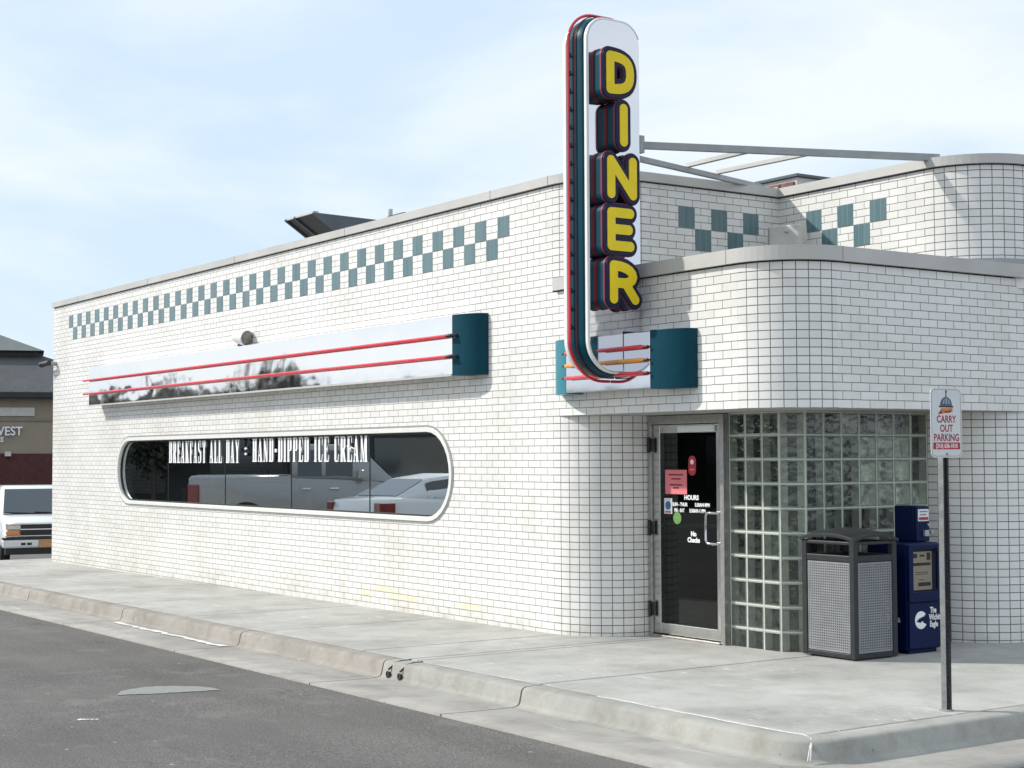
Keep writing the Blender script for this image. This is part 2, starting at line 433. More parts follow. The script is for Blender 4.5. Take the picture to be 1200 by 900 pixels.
# curb and gutter swept along front arm, corner and right arm
def sweep_path():
    P = []
    X = -17
    jf = [-17, -14.4, -11.4, -8.4, -5.1, -2.0, .72, 2.66]
    xs = sorted(set(jf + [x + .02 for x in jf] + [-16, -13, -10, -7, -3.5, -.5, 1.6, 4, 4.9, 5.1]))
    for x in xs: P.append(((x, YF), (0, -1)))
    for k in range(0, 9):
        a = math.radians(-90 + 90 * k / 8)
        P.append(((XE - .12 + .12 * math.cos(a), YF + .12 + .12 * math.sin(a)), (math.cos(a), math.sin(a))))
    for y in (-1, .5, .52, 2, 3.4, 3.42, 6, 9, 14): P.append(((XE, y), (1, 0)))
    return P, set(jf)
P, jf = sweep_path()
prof_c = [(.004, -.05), (.004, -.006), (.012, 0), (.09, .002), (.150, -.001), (.172, -.008), (.187, -.024), (.205, -.105), (.215, -.122), (.235, -.131), (.27, -.135)]
prof_g = [(.27, -.135), (.42, -.134), (.60, -.131), (.85, -.126), (.852, -.16)]
def sweep(prof, mats, nm, label, fmfn=None, notch=True):
    vs = []; fs = []; fm = []
    for (p, nrm) in P:
        isj = any(abs(p[0] - j - .01) < .011 for j in jf) and nrm == (0, -1)
        for d, z in prof:
            w = math.sin(p[0] * 1.7) * .006 + math.sin(p[0] * 4.3 + d * 9) * .003
            vs.append((p[0] + nrm[0] * d, p[1] + nrm[1] * d - (w if d < .3 else 0), gz(p[0] + nrm[0] * d) + z + (0)))
    n = len(prof)
    for i in range(len(P) - 1):
        narrow = abs(P[i + 1][0][0] - P[i][0][0]) < .021 and abs(P[i + 1][0][1] - P[i][0][1]) < .021 and P[i][1] in ((0, -1), (1, 0)) and P[i][1] == P[i + 1][1]
        for k in range(n - 1):
            fs.append((i * n + k, i * n + k + 1, (i + 1) * n + k + 1, (i + 1) * n + k))
            if narrow: fm.append(2)
            else: fm.append(1 if P[i][0][0] > .73 else 0)
    o = obj(nm, vs, fs, None, None, smooth=True, mats=mats, fm=fm)
    props(o, label, kind='structure')
    return o
M['joint'] = mat('kerb_joint', (.07, .055, .045), .9)
curb = sweep(prof_c, [M['curb'], M['curb_new'], M['joint']], 'kerb', 'rounded concrete kerb between sidewalk and gutter')
sweep(prof_g, [M['gutter'], M['gutter'], M['joint']], 'gutter', 'concrete gutter strip at the foot of the kerb')

# drain outlets in the curb face
for k, xd in enumerate((.86, 1.04)):
    mb = MB(); yc = YF - .205; zc = gz(xd) - .098
    mb.tube([(xd, yc + .03, zc), (xd, yc - .022, zc)], .020, 14)
    d = mb.build('drain_outlet', M['rubber'], curb)
    mb = MB(); ring = [(xd + .020 * math.cos(a * PI / 8), yc - .022, zc + .024 * math.sin(a * PI / 8)) for a in range(16)]
    mb.tube(ring, .006, 6, close=True); mb.build('pipe_rim', M['joint'], d)
    # dark run of sealant up over the curb
    mb = MB()
    pts = [(xd - .002, YF - .219, gz(xd) - .062), (xd + .012, YF - .192, gz(xd) - .035), (xd + .018, YF - .165, gz(xd) - .008), (xd + .02, YF - .12, gz(xd) + .002), (xd + .0, YF - .01, gz(xd) + .003)]
    mb.tube(pts, [.008, .007, .006, .006, .005], 6); mb.build('joint_sealant', M['rubber'], curb)
# caulk line on the newer curb near the corner
mb = MB(); pts = []
for i in range(34):
    x = 3.35 + (5.13 - 3.35) * i / 33
    pts.append((x, YF - .028 + .006 * math.sin(x * 9) + .003 * math.sin(x * 31), gz(x) + .001))
pts += [(5.24, YF + .0, gz(5.24) + .001), (5.30, YF - .02, gz(5.3) + .001), (5.36, YF - .055, gz(5.36) - .004), (5.40, YF - .105, gz(5.4) - .05), (5.42, YF - .14, gz(5.4) - .11)]
mb.tube(pts, .003, 6); o = mb.build('caulk_bead', M['caulk'], curb)
mb = MB(); mb.tube([(x + 5.39, y, z) for x, y, z in [(-.03, YF - .05, gz(5.3) + .0), (.005, YF - .085, gz(5.3) - .03), (.035, YF - .125, gz(5.3) - .11)]], .006, 6)
mb.build('caulk_bead', M['caulk'], curb)
# white residue along gutter
mb = MB(); V = []
for i in range(26):
    x = -4.95 + 2.9 * i / 25; w = .035 + .03 * random.random(); y = YF - .30 - .05 * random.random()
    V.append((x, y + w * .5, gz(x) - .1305)); V.append((x, y - w, gz(x) - .1285))
mb.add(V, [(2 * i, 2 * i + 1, 2 * i + 3, 2 * i + 2) for i in range(25)])
props(mb.build('gutter_stain', M['caulk'], None, fix=False), 'white mineral streak in the gutter', kind='structure')
# pale asphalt patch and marks
def flat_mark(name, pts, m, dz, label):
    ctr = (sum(p[0] for p in pts) / len(pts), sum(p[1] for p in pts) / len(pts))
    vv = [(p[0], p[1], gz(p[0]) - .142 + dz) for p in pts]
    o = obj(name, vv, [tuple(range(len(pts)))], m); props(o, label, kind='structure')
def lens(x0, y0, x1, y1, w0, w1, n=18):
    d = Vector((x1 - x0, y1 - y0)); L = d.length; d /= L; nn = Vector((-d.y, d.x)); up = []; dn = []
    for i in range(n + 1):
        t = i / n; s = (math.sin(PI * t ** .8) ** .55)
        j = random.uniform(-.02, .02)
        up.append((x0 + d.x * L * t + nn.x * (w1 * s + j), y0 + d.y * L * t + nn.y * (w1 * s + j)))
        dn.append((x0 + d.x * L * t - nn.x * (w0 * s + j), y0 + d.y * L * t - nn.y * (w0 * s + j)))
    return up + dn[::-1][1:-1]
flat_mark('pavement_patch', lens(.37, -4.30, .58, -3.56, .03, .36), M['patch'], .004, 'pale lens-shaped patch on the asphalt')
flat_mark('pavement_mark', lens(1.32, -4.93, 1.40, -4.80, .02, .03), M['caulk'], .004, 'small white fleck on the asphalt')

# ------------------------------------------------------------------ DINER
D = thing('diner_building', (0, 0, 0), 'white glazed-brick diner with rounded corners and teal checkered band', 'building')
ZT = 61.6 * c       # underside of the upper coping
ZC = 3.18           # underside of the canopy coping
ZS = 30 * c         # soffit
XL = -14.28
def uvA(co, p):
    return (co.x + 40 * BL, co.z + 20 * c)
def stadium(x0, x1, z0, z1, n=14):
    r = (z1 - z0) / 2; zc = (z0 + z1) / 2
    return arc(x1 - r, zc, r, -90, 90, n) + arc(x0 + r, zc, r, 90, 270, n)
WX0, WX1, WZ0, WZ1 = -11.27, -1.75, .985, 1.975
hole = stadium(WX0, WX1, WZ0, WZ1)
plate('front_wall', [[(XL, -.25), (0, -.25), (0, ZT), (XL, ZT)], hole], .22, FA(0, .22, 0), M['run'], D, uvA)

def segs_points(segs):
    """segs: list of (kind, pts) ; returns flattened pts with cumulative u"""
    out = []
    for kind, pts, u0 in segs:
        u = u0; L = [(pts[0], u)]
        for a, b in zip(pts, pts[1:]):
            u += math.dist(a, b); L.append((b, u))
        out.append((kind, L))
    return out
def inward(pts):
    N = []
    for i in range(len(pts)):
        a = pts[max(i - 1, 0)]; b = pts[min(i + 1, len(pts) - 1)]
        if 0 < i < len(pts) - 1:
            d1 = Vector((pts[i][0] - a[0], pts[i][1] - a[1])).normalized(); d2 = Vector((b[0] - pts[i][0], b[1] - pts[i][1])).normalized()
            n1 = Vector((-d1.y, d1.x)); n2 = Vector((-d2.y, d2.x)); m = (n1 + n2); m.normalize()
            m = m / max(.3, m.dot(n1))
        else:
            d = Vector((b[0] - a[0], b[1] - a[1])).normalized(); m = Vector((-d.y, d.x))
        N.append(m)
    return N      # left-hand normal = inward for our +X / +Y travelling paths
def flat(segs):
    pts = []
    for s in segs:
        for p in s[1]:
            if not pts or math.dist(pts[-1], p) > 1e-4: pts.append(p)
    return pts
def brick_strip(name, segs, z0, z1, parent, thick=.18):
    mats = [M['run'], M['stack']]; vs = []; fs = []; fm = []; uvs = []
    me = bpy.data.meshes.new(name)
    allp = flat(segs); N = inward(allp)
    look = {(round(p[0], 4), round(p[1], 4)): n for p, n in zip(allp, N)}
    sm = []
    for kind, L in segs_points(segs):
        for (a, ua), (b, ub) in zip(L, L[1:]):
            i = len(vs)
            vs += [(a[0], a[1], z0), (b[0], b[1], z0), (b[0], b[1], z1), (a[0], a[1], z1)]
            fs.append((i, i + 1, i + 2, i + 3)); fm.append(0 if kind == 'run' else 1)
            uvs += [(ua, z0), (ub, z0), (ub, z1), (ua, z1)]; sm.append(kind != 'run')
    # inner skin
    for a, b in zip(allp, allp[1:]):
        na = look[(round(a[0], 4), round(a[1], 4))] * thick; nb = look[(round(b[0], 4), round(b[1], 4))] * thick
        A = (a[0] + na.x, a[1] + na.y); B = (b[0] + nb.x, b[1] + nb.y); i = len(vs)
        vs += [(A[0], A[1], z0), (A[0], A[1], z1), (B[0], B[1], z1), (B[0], B[1], z0), (a[0], a[1], z1), (b[0], b[1], z1), (a[0], a[1], z0), (b[0], b[1], z0)]
        fs.append((i, i + 1, i + 2, i + 3)); fs.append((i + 1, i + 4, i + 5, i + 2)); fs.append((i, i + 3, i + 7, i + 6)); fm += [0, 0, 0]; sm += [False] * 3
        uvs += [(0, 0)] * 12
    me.from_pydata(vs, [], fs)
    for m in mats: me.materials.append(m)
    ul = me.uv_layers.new(name='UVMap')
    for li in range(len(me.loops)):
        u, v = uvs[li]; ul.data[li].uv = (u + 40 * BL, v + 20 * c)
    for p, k, s in zip(me.polygons, fm, sm): p.material_index = k; p.use_smooth = s
    # merge duplicate verts so curved skins shade smoothly
    bm = bmesh.new(); bm.from_mesh(me); bmesh.ops.remove_doubles(bm, verts=bm.verts, dist=1e-4)
    bm.to_mesh(me); bm.free()
    # sharpen the edges that turn hard
    ob = bpy.data.objects.new(name, me); link(ob, parent)
    for e in me.edges: pass
    bm = bmesh.new(); bm.from_mesh(me)
    for e in bm.edges:
        if len(e.link_faces) == 2 and e.calc_face_angle(0) > math.radians(25): e.smooth = False
    bm.to_mesh(me); bm.free()
    return ob
NA = 16
# upper storey: rounded corner, side wall, inner wall, big rounded corner
R1 = .62
arc1 = arc(0, R1, R1, -90, 0, NA)
YD = 2.29; XD = R1 + 1.83
arc2 = arc(XD, YD + R1, R1, -90, 0, NA)
up_segs = [('stack', arc1, 0), ('run', [(R1, R1), (R1, YD)], .05), ('run', [(R1, YD), (XD, YD)], 0), ('stack', arc2, 0), ('run', [(XD + R1, YD + R1), (XD + R1, 12)], 0)]
brick_strip('upper_wall', up_segs, 3.2, ZT, D)
# canopy drum
X0 = 2.51; R2 = .55
arc3 = arc(X0, R2, R2, -90, 0, NA)
can_segs = [('run', [(0.0, 0), (X0, 0)], 0), ('stack', arc3, 0.0), ('run', [(X0 + R2, R2), (X0 + R2, 12)], .15)]
# fit the curve to 8 whole headers
can_segs[1] = ('stack', arc3, 0.0)
brick_strip('canopy_wall', can_segs, ZS, ZC, D)
# ground floor pillars
arcL = arc(0, R1, R1, -90, 0, NA)
brick_strip('entrance_pillar', [('stack', arcL, 0), ('stack', [(R1, R1), (R1, .80)], 0)], -.05, ZS - .002, D)
GX = 2.43; GYe = 2.30
arcR = arc(GX, GYe + R1, R1, -90, 0, NA)
brick_strip('side_wall', [('stack', [(GX - .2, GYe), (GX, GYe)], 0), ('stack', arcR, 0), ('stack', [(GX + R1, GYe + R1), (GX + R1, 12)], 0)], -.05, ZS - .002, D)
# soffit slab
pts = [(.004, .004), (X0, .004)] + [(p[0] - .004, p[1] + .004) for p in arc3[1:]] + [(X0 + R2 - .004, 11.9), (-.3, 11.9), (-.3, .25), (.004, .25)]
mb = MB(); mb.prism(pts, lambda u, v, w: (u, v, ZS - .004 + w * .05)); mb.build('soffit', M['soffit'], D)
# lower lip under the curved canopy
def band(name, path, o0, o1, z0, z1, m, parent, ext=0):
    N = inward(path); vs = []; fs = []
    for p, nn in zip(path, N):
        a = (p[0] - nn.x * o0, p[1] - nn.y * o0); b = (p[0] + nn.x * o1, p[1] + nn.y * o1)
        vs += [(a[0], a[1], z0), (a[0], a[1], z1), (b[0], b[1], z1 + .004), (b[0], b[1], z0)]
    k = len(path)
    for i in range(k - 1):
        for j in range(4): fs.append((4 * i + j, 4 * i + (j + 1) % 4, 4 * i + 4 + (j + 1) % 4, 4 * i + 4 + j))
    fs += [(3, 2, 1, 0), (4 * k - 4, 4 * k - 3, 4 * k - 2, 4 * k - 1)]
    return obj(name, vs, fs, m, parent)
upath = [(XL, 0), (-.001, 0)] + flat(up_segs)
cpath = [(.05, 0)] + flat(can_segs)[1:]
band('roof_coping', upath, .035, .26, ZT + .012, ZT + .095, M['coping'], D)
band('coping_shade_line', upath, -.006, .2, ZT - .002, ZT + .011, M['dark_gap_and_shade'], D)  # dark strip paints the shadow under the coping overhang
band('canopy_coping', cpath, .04, .24, ZC + .010, ZC + .125, M['coping'], D)
band('coping_shade_line', cpath, -.006, .2, ZC - .002, ZC + .009, M['dark_gap_and_shade'], D)  # same painted shadow line below the canopy coping
# coping seams
def seam(*a):
    mb = MB(); mb.box(*a); mb.build('coping_seam', M['gray_metal'], D)
for x in list(range(-13, 0, 3)) + [-.03]: seam(x, x + .006, -.0375, -.02, ZT + .010, ZT + .098)
for x in (.9, 2.42): seam(x, x + .006, -.0425, -.02, ZC + .008, ZC + .128)
for y in (.58, 3.6): seam(X0 + R2 + .02, X0 + R2 + .0425, y, y + .006, ZC + .008, ZC + .128)
# bands under the big upper curve
lowarc = [(XD - .01, YD)] + arc2[1:] + [(XD + R1, 12)]
band('base_flashing', lowarc, .03, .1, 3.30, 3.355, M['gray_metal'], D)
band('base_fascia', lowarc, .012, .1, 3.10, 3.298, M['white_metal'], D)
# roofs, back and side walls
mb = MB(); mb.prism([(XL + .2, .2), (.1, .2), (.6, .8), (.6, 2.5), (2.9, 2.6), (2.9, 11.95), (XL + .2, 11.95)], lambda u, v, w: (u, v, 3.98 + .05 * w)); mb.build('roof', M['roof'], D)
mb = MB(); mb.prism([(.75, .16), (2.5, .16), (2.9, .6), (2.9, 2.25), (.75, 2.25)], lambda u, v, w: (u, v, 3.0 + .05 * w)); mb.build('canopy_roof', M['roof'], D)
mb = MB(); mb.box(XL, XL + .2, .221, 12, -.3, ZT); mb.box(XL + .2, 3.0, 11.8, 12, -.3, ZT)
mb.build('rear_wall', M['run'], D, uv=lambda co, p: (co.x + co.y + 40 * BL, co.z + 20 * c))
# interior: floor, partition, booths seen through the glass
mb = MB(); mb.box(XL + .25, 2.3, .9, 11.7, 0.02, .06); mb.build('interior_floor', M['inner_floor'], D)
mb = MB(); mb.box(XL + .25, .4, 4.4, 4.5, .06, 3.9); mb.box(1.9, 2.0, 1.9, 5, .06, 1.98); mb.box(-1, 2.0, 4.9, 5.0, .06, 3.9); mb.build('interior_partition', M['inner_wall'], D)
for x in range(-12, -2, 2):
    mb = MB(); mb.box(x, x + .16, .5, 1.7, .06, 1.22); mb.build('booth_seat', M['inner_red'], D, bevel=.03)
    mb = MB(); mb.box(x + .7, x + 1.2, .5, 1.6, .72, .76); mb.build('booth_table', M['inner_pale'], D)
mb = MB(); mb.box(XL + .3, .3, 1.5, 4.35, 2.6, 2.64); mb.build('interior_ceiling', M['inner_wall'], D)

# checkered bands (three-tile teal squares), one proud sheet per wall face
def squares(name, cells, T, uoff=0):
    mb = MB(); 
    for (u, v) in cells:
        g = .003
        vs = [T @ Vector(q) for q in ((u + g, v + g, 0), (u + BL - g, v + g, 0), (u + BL - g, v + BL - g, 0), (u + g, v + BL - g, 0))]
        vt = [T @ Vector(q) for q in ((u + g, v + g, .004), (u + BL - g, v + g, .004), (u + BL - g, v + BL - g, .004), (u + g, v + BL - g, .004))]
        mb.add(vs + vt, [(4, 5, 6, 7), (0, 1, 5, 4), (1, 2, 6, 5), (2, 3, 7, 6), (3, 0, 4, 7)])
    Ti = T.inverted()
    return mb.build(name, M['teal_tile'], D, uv=lambda co, p: ((lambda q: (q.x - uoff + 30 * BL, q.y + 20 * BL - 56 * c))(Ti @ co)), fix=False)
XR = -.711
cells = [(XR - BL * (2 * k + 1), 56 * c) for k in range(32)] + [(XR - BL * (2 * k + 2), 53 * c) for k in range(31)]
squares('checkered_band', cells, FA(0, 0, 0), XR)
M['teal_pale'] = None
squares('checkered_band', [(y, 56 * c) for y in (1.0, 1.0 + 2 * BL, 1.0 + 4 * BL)] + [(y, 53 * c) for y in (1.0 + BL, 1.0 + 3 * BL)], FB(R1, 0, 0), 1.0)
squares('checkered_band', [(x, 56 * c) for x in (.99, .99 + 2 * BL, .99 + 4 * BL)] + [(x, 53 * c) for x in (.99 + BL, .99 + 3 * BL)], FA(0, YD, 0), .99)
# scupper
mb = MB(); mb.box(1.9, 2.12, YD - .03, YD + .02, 3.42, 3.49); mb.build('scupper', M['black'], D)
# yellowed bricks at the foot of the wall
for (k, row, h) in ((-17, 3, 0), (-16, 3, 0), (-15, 2, 1), (-14, 2, 1), (-13, 2, 1), (-7, 2, 1), (-8, 2, 1), (-18, 2, 1)):
    x = k * BL + (0 if row % 2 == 0 else BL / 2); z = row * c
    mb = MB(); mb.box(x + .008, x + BL - .008, -.0022, 0.01, z + .007, z + c - .007); mb.build('stained_brick', M['yellowed'], D)

# ---- window
W = plate('window', [stadium(WX0 + .004, WX1 - .004, WZ0 + .004, WZ1 - .004), stadium(WX0 + .054, WX1 - .054, WZ0 + .054, WZ1 - .054)], .10, FA(0, .085, 0), M['frame_white'], D, bev=.004)
plate('gasket', [stadium(WX0 - .018, WX1 + .018, WZ0 - .018, WZ1 + .018), stadium(WX0 + .002, WX1 - .002, WZ0 + .002, WZ1 - .002)], .008, FA(0, .002, 0), M['gray_metal'], W)
plate('gasket', [stadium(WX0 + .052, WX1 - .052, WZ0 + .052, WZ1 - .052), stadium(WX0 + .072, WX1 - .072, WZ0 + .072, WZ1 - .072)], .03, FA(0, .06, 0), M['black'], W)
mullx = [-3.55, -5.49, -7.42, -9.36]
edges = [WX0 + .06] + mullx[::-1] + [WX1 - .06]
gin = stadium(WX0 + .066, WX1 - .066, WZ0 + .066, WZ1 - .066, 20)
for i in range(5):
    a, b = edges[i] + .008, edges[i + 1] - .008
    # clip the stadium outline to this bay
    def clip(poly, x, keep_gt):
        out = []
        for p, q in zip(poly, poly[1:] + poly[:1]):
            ip = (p[0] > x) == keep_gt; iq = (q[0] > x) == keep_gt
            if ip: out.append(p)
            if ip != iq:
                t = (x - p[0]) / (q[0] - p[0]); out.append((x, p[1] + t * (q[1] - p[1])))
        return out
    poly = clip(clip(gin, a, True), b, False)
    tilt = random.uniform(-.0035, .0035)
    obj('pane', [(x, .045 + tilt * (x - a), z) for x, z in poly], [tuple(range(len(poly)))[::-1]], M['glass'], W)
for x in mullx:
    mb = MB(); mb.box(x - .006, x + .006, .040, .09, WZ0 + .06, WZ1 - .06); mb.build('mullion', M['black'], W)

# slab-serif condensed lettering
def glyph(ch):
    S = .155; t = .05; W_ = .40
    R = lambda *a: ('r', a)
    Pn = lambda *a: ('p', a)
    st = lambda x, y0=0, y1=1: R(x, y0, x + S, y1)
    serL = [R(0, 0, .22, t), R(0, 1 - t, .22, 1)]
    bowl = lambda y0, y1, x0=.19, x1=.40: [R(x0, y1 - t, x1 - .05, y1), R(x0, y0, x1 - .05, y0 + t), Pn((x1 - .14, y0 + t), (x1 - .05, y0), (x1, y0 + .09), (x1, y1 - .09), (x1 - .05, y1), (x1 - .14, y1 - t))]
    d = {
     'I': ([st(.035), R(0, 0, .22, t), R(0, 1 - t, .22, 1)], .22),
     'L': ([st(.035), R(0, 1 - t, .22, 1), R(0, 0, .37, t), Pn((.31, 0), (.38, 0), (.38, .30), (.35, .30))], .38),
     'E': ([st(.035)] + [R(0, 0, .37, t), R(0, 1 - t, .37, 1), R(.18, .47, .29, .53), R(.27, .38, .30, .62), Pn((.31, 0), (.38, 0), (.38, .28), (.35, .28)), Pn((.31, 1), (.35, .72), (.38, .72), (.38, 1))], .38),
     'F': ([st(.035)] + [R(0, 0, .24, t), R(0, 1 - t, .36, 1), R(.18, .47, .28, .53), R(.26, .38, .29, .62), Pn((.30, 1), (.34, .72), (.37, .72), (.37, 1))], .36),
     'T': ([st(.125), R(.08, 0, .32, t), R(0, 1 - t, .40, 1), Pn((0, 1), (0, .70), (.03, .70), (.07, 1)), Pn((.33, 1), (.37, .70), (.40, .70), (.40, 1))], .40),
     'H': ([st(.03), st(.24), R(0, 0, .20, t), R(0, 1 - t, .20, 1), R(.22, 0, .42, t), R(.22, 1 - t, .42, 1), R(.1, .46, .3, .54)], .42),
     'D': ([st(.035)] + [R(0, 0, .2, t), R(0, 1 - t, .2, 1)] + bowl(0, 1), .40),
     'P': ([st(.035)] + [R(0, 0, .23, t), R(0, 1 - t, .2, 1)] + bowl(.45, 1), .40),
     'B': ([st(.035)] + [R(0, 0, .2, t), R(0, 1 - t, .2, 1)] + bowl(.49, 1) + bowl(0, .51), .40),
     'R': ([st(.035)] + [R(0, 0, .21, t), R(0, 1 - t, .2, 1)] + bowl(.48, 1) + [Pn((.19, .5), (.31, .5), (.42, .0), (.28, 0)), R(.27, 0, .44, t)], .43),
     'C': ([Pn((.02, .1), (.06, 0), (.16, 0), (.17, .1), (.17, .9), (.16, 1), (.06, 1), (.02, .9)), R(.1, 0, .33, t), R(.1, 1 - t, .33, 1), Pn((.29, 0), (.35, .06), (.38, .30), (.34, .30)), Pn((.31, 1), (.34, .68), (.38, .68), (.38, 1))], .39),
     'S': ([Pn((.02, .62), (.07, .52), (.30, .40), (.24, .34), (.39, .40), (.37, .5), (.15, .63)), Pn((.02, .6), (.15, .6), (.15, .9), (.2, 1), (.08, 1), (.02, .88)), Pn((.25, .08), (.2, 0), (.32, 0), (.38, .1), (.38, .44), (.25, .44)), R(.12, 1 - t, .33, 1), R(.07, 0, .3, t), Pn((.3, 1), (.33, .7), (.36, .7), (.36, 1)), Pn((.02, 0), (.06, 0), (.08, .3), (.02, .3))], .40),
     'A': ([Pn((.03, 0), (.09, 0), (.21, .92), (.17, 1)), Pn((.24, 0), (.39, 0), (.27, 1), (.16, 1)), R(.08, .24, .3, .31), R(-.01, 0, .13, t), R(.2, 0, .43, t)], .42),
     'N': ([R(.05, 0, .11, 1), R(0, 0, .16, t), R(0, 1 - t, .14, 1), Pn((.02, 1), (.16, 1), (.39, 0), (.27, 0)), R(.33, 0, .39, 1), R(.27, 1 - t, .44, 1)], .43),
     'M': ([R(.05, 0, .10, 1), R(0, 0, .15, t), R(0, 1 - t, .14, 1), Pn((.03, 1), (.16, 1), (.29, .1), (.23, 0)), Pn((.23, 0), (.27, 0), (.41, 1), (.36, 1)), st(.36), R(.32, 0, .55, t), R(.36, 1 - t, .55, 1)], .54),
     'K': ([st(.035), R(0, 0, .21, t), R(0, 1 - t, .21, 1), Pn((.18, .40), (.18, .52), (.34, 1), (.39, 1)), Pn((.19, .55), (.28, .68), (.42, 0), (.27, 0)), R(.25, 0, .43, t), R(.28, 1 - t, .43, 1)], .43),
     'Y': ([st(.13, 0, .5), R(.08, 0, .33, t), Pn((.01, 1), (.15, 1), (.28, .48), (.13, .42)), Pn((.34, 1), (.39, 1), (.28, .42), (.2, .48)), R(-.01, 1 - t, .18, 1), R(.28, 1 - t, .43, 1)], .42),
     '-': ([R(.02, .40, .20, .54)], .22),
     ' ': ([], .24),
     ':': ([Pn((.06, .2), (.12, .3), (.06, .4), (0, .3)), Pn((.06, .6), (.12, .7), (.06, .8), (0, .7))], .12),
    }
    return d[ch]
def serif_text(s, x0, x1, z0, h, y, name, parent):
    adv = []; w = 0
    for ch in s:
        g, gw = glyph(ch); adv.append((w, g)); w += gw + .115
    w -= .115; k = (x1 - x0) / w; mb = MB(); q = 0
    for a, g in adv:
        for typ, dta in g:
            q += 1; dy = .0012 + .00023 * (q % 9)
            if typ == 'r': poly = [(dta[0], dta[1]), (dta[2], dta[1]), (dta[2], dta[3]), (dta[0], dta[3])]
            else: poly = list(dta)
            mb.prism(poly, lambda u, v, ww: (x0 + (a + u) * k, y - dy * ww, z0 + v * h))
    return mb.build(name, M['white_letter'], parent)
serif_text('BREAKFAST ALL DAY', -9.33, -6.98, 1.595, .30, .040, 'lettering', W)
serif_text(':', -6.83, -6.75, 1.66, .17, .040, 'lettering', W)
serif_text('HAND-DIPPED ICE CREAM', -6.58, -3.60, 1.61, .295, .040, 'lettering', W)

# ---- glass block wall
def glass_wall():
    run = [((1.665, .66), (1.665 + 3 * BL, .66), 3), ((1.665 + 3 * BL, .66), (GX, .81), 1), ((GX, .81), (GX, .81 + 7 * BL + .06), 7)]
    grout = MB(); cav = MB(); backs = MB(); pane = MB(); rim = MB()
    z0 = .0
    for a, b, nb in run:
        a = Vector((*a, 0)); b = Vector((*b, 0)); ex = (b - a); Ltot = ex.length; ex.normalize()
        ez = Vector((ex.y, -ex.x, 0)); w = Ltot / nb
        T = basis(a, ex, (0, 0, 1), ez)
        g = .006
        for i in range(nb + 1):
            x = i * w; e0 = -g; e1 = g
            grout.box(x + e0, x + e1, z0, ZS - .004, -.092, -.004, T)
        for j in range(11):
            zz = min(j * BL, ZS - .012)
            grout.box(g, Ltot - g, max(zz - g, -.02), zz + g, -.091, -.006, T)
        for i in range(nb):
            for j in range(10):
                x0, x1 = i * w + g, (i + 1) * w - g; y0, y1 = j * BL + g, (j + 1) * BL - g
                if j == 9: y1 = ZS - .018
                r = .011
                # bevelled glass rim
                o_ = [(x0, y0, -.006), (x1, y0, -.006), (x1, y1, -.006), (x0, y1, -.006)]
                i_ = [(x0 + r, y0 + r, 0.0), (x1 - r, y0 + r, 0.0), (x1 - r, y1 - r, 0.0), (x0 + r, y1 - r, 0.0)]
                rim.add([T @ Vector(q) for q in o_ + i_], [(0, 1, 5, 4), (1, 2, 6, 5), (2, 3, 7, 6), (3, 0, 4, 7)])
                pane.add([T @ Vector(q) for q in [(x0 + r, y0 + r, -.001), (x1 - r, y0 + r, -.001), (x1 - r, y1 - r, -.001), (x0 + r, y1 - r, -.001)]], [(0, 1, 2, 3)])
                dpt = -.082
                k = [(x0 + r, y0 + r, -.003), (x1 - r, y0 + r, -.003), (x1 - r, y1 - r, -.003), (x0 + r, y1 - r, -.003)]
                k2 = [(x, y, dpt) for x, y, _ in k]
                cav.add([T @ Vector(q) for q in k + k2], [(0, 4, 5, 1), (1, 5, 6, 2), (2, 6, 7, 3), (3, 7, 4, 0)])
                bi = random.choice((0, 0, 1, 1, 0, 2) if nb == 7 else (0, 0, 0, 1))
                if nb == 7 and 6 <= j <= 8 and i in (3, 4, 5): bi = 2  # paler backs paint in the window light showing through these blocks
                backs.k = bi; backs.add([T @ Vector((x, y, dpt + .001)) for x, y, _ in k], [(0, 1, 2, 3)])
    gw = grout.build('glass_block_panel', M['grout'], D)
    m_cav = mat('glass_block_side', (.86, .89, .80), .3, 0, .15, 9, coat=.3)
    rim.build('block_rims', mat('glass_block_rim', (.20, .25, .21), .12, 0, .3, 30, coat=1), gw, fix=False)
    cav.build('block_sides', m_cav, gw, fix=False)
    bm_ = []
    for colr, nm in (((.055, .062, .052), 'a'), ((.13, .14, .12), 'b'), ((.40, .42, .38), 'c')):
        t = NT('glass_block_back_' + nm); f = t.noise(9, 4, .6, t.coord())
        t.l(t.ramp(f, [(.35, tuple(x * .45 for x in colr)), (.65, tuple(x * 2.0 for x in colr))]), t.p.inputs['Base Color']); t.p.inputs['Roughness'].default_value = .2
        bm_.append(t.m)
    backs.build('block_backs', None, gw, mats=bm_, fix=False)
    p = pane.build('block_panes', M['blockglass'], gw, fix=False)
glass_wall()

# ---- door
YDr = .66
DF = MB(); DF.box(.635, .675, .60, .74, 0.0, 2.022); DF.box(1.605, 1.655, .60, .74, 0.0, 2.022); DF.box(.675, 1.605, .60, .74, 1.945, 2.022); DF.box(.675, 1.605, .58, .74, 0.0, .055)
DR = DF.build('door', M['alu'], D, bevel=.004)
mb = MB(); mb.box(.68, .775, .625, .68, .065, 1.94); mb.box(1.535, 1.60, .625, .68, .065, 1.94); mb.box(.775, 1.535, .626, .679, .065, .16); mb.box(.775, 1.535, .626, .679, 1.865, 1.94)
mb.build('door_leaf', M['alu_bright'], DR, bevel=.004)
mb = MB(); mb.box(1.05, 1.535, .600, .6245, 1.872, 1.925); mb.build('lit_head_strip', M['white_letter'], DR, bevel=.004)  # white colour carries the light on this strip at the door head
obj('pane', [(.775, .65, .16), (1.535, .65, .16), (1.535, .65, 1.865), (.775, .65, 1.865)], [(0, 1, 2, 3)], M['doorglass'], DR)
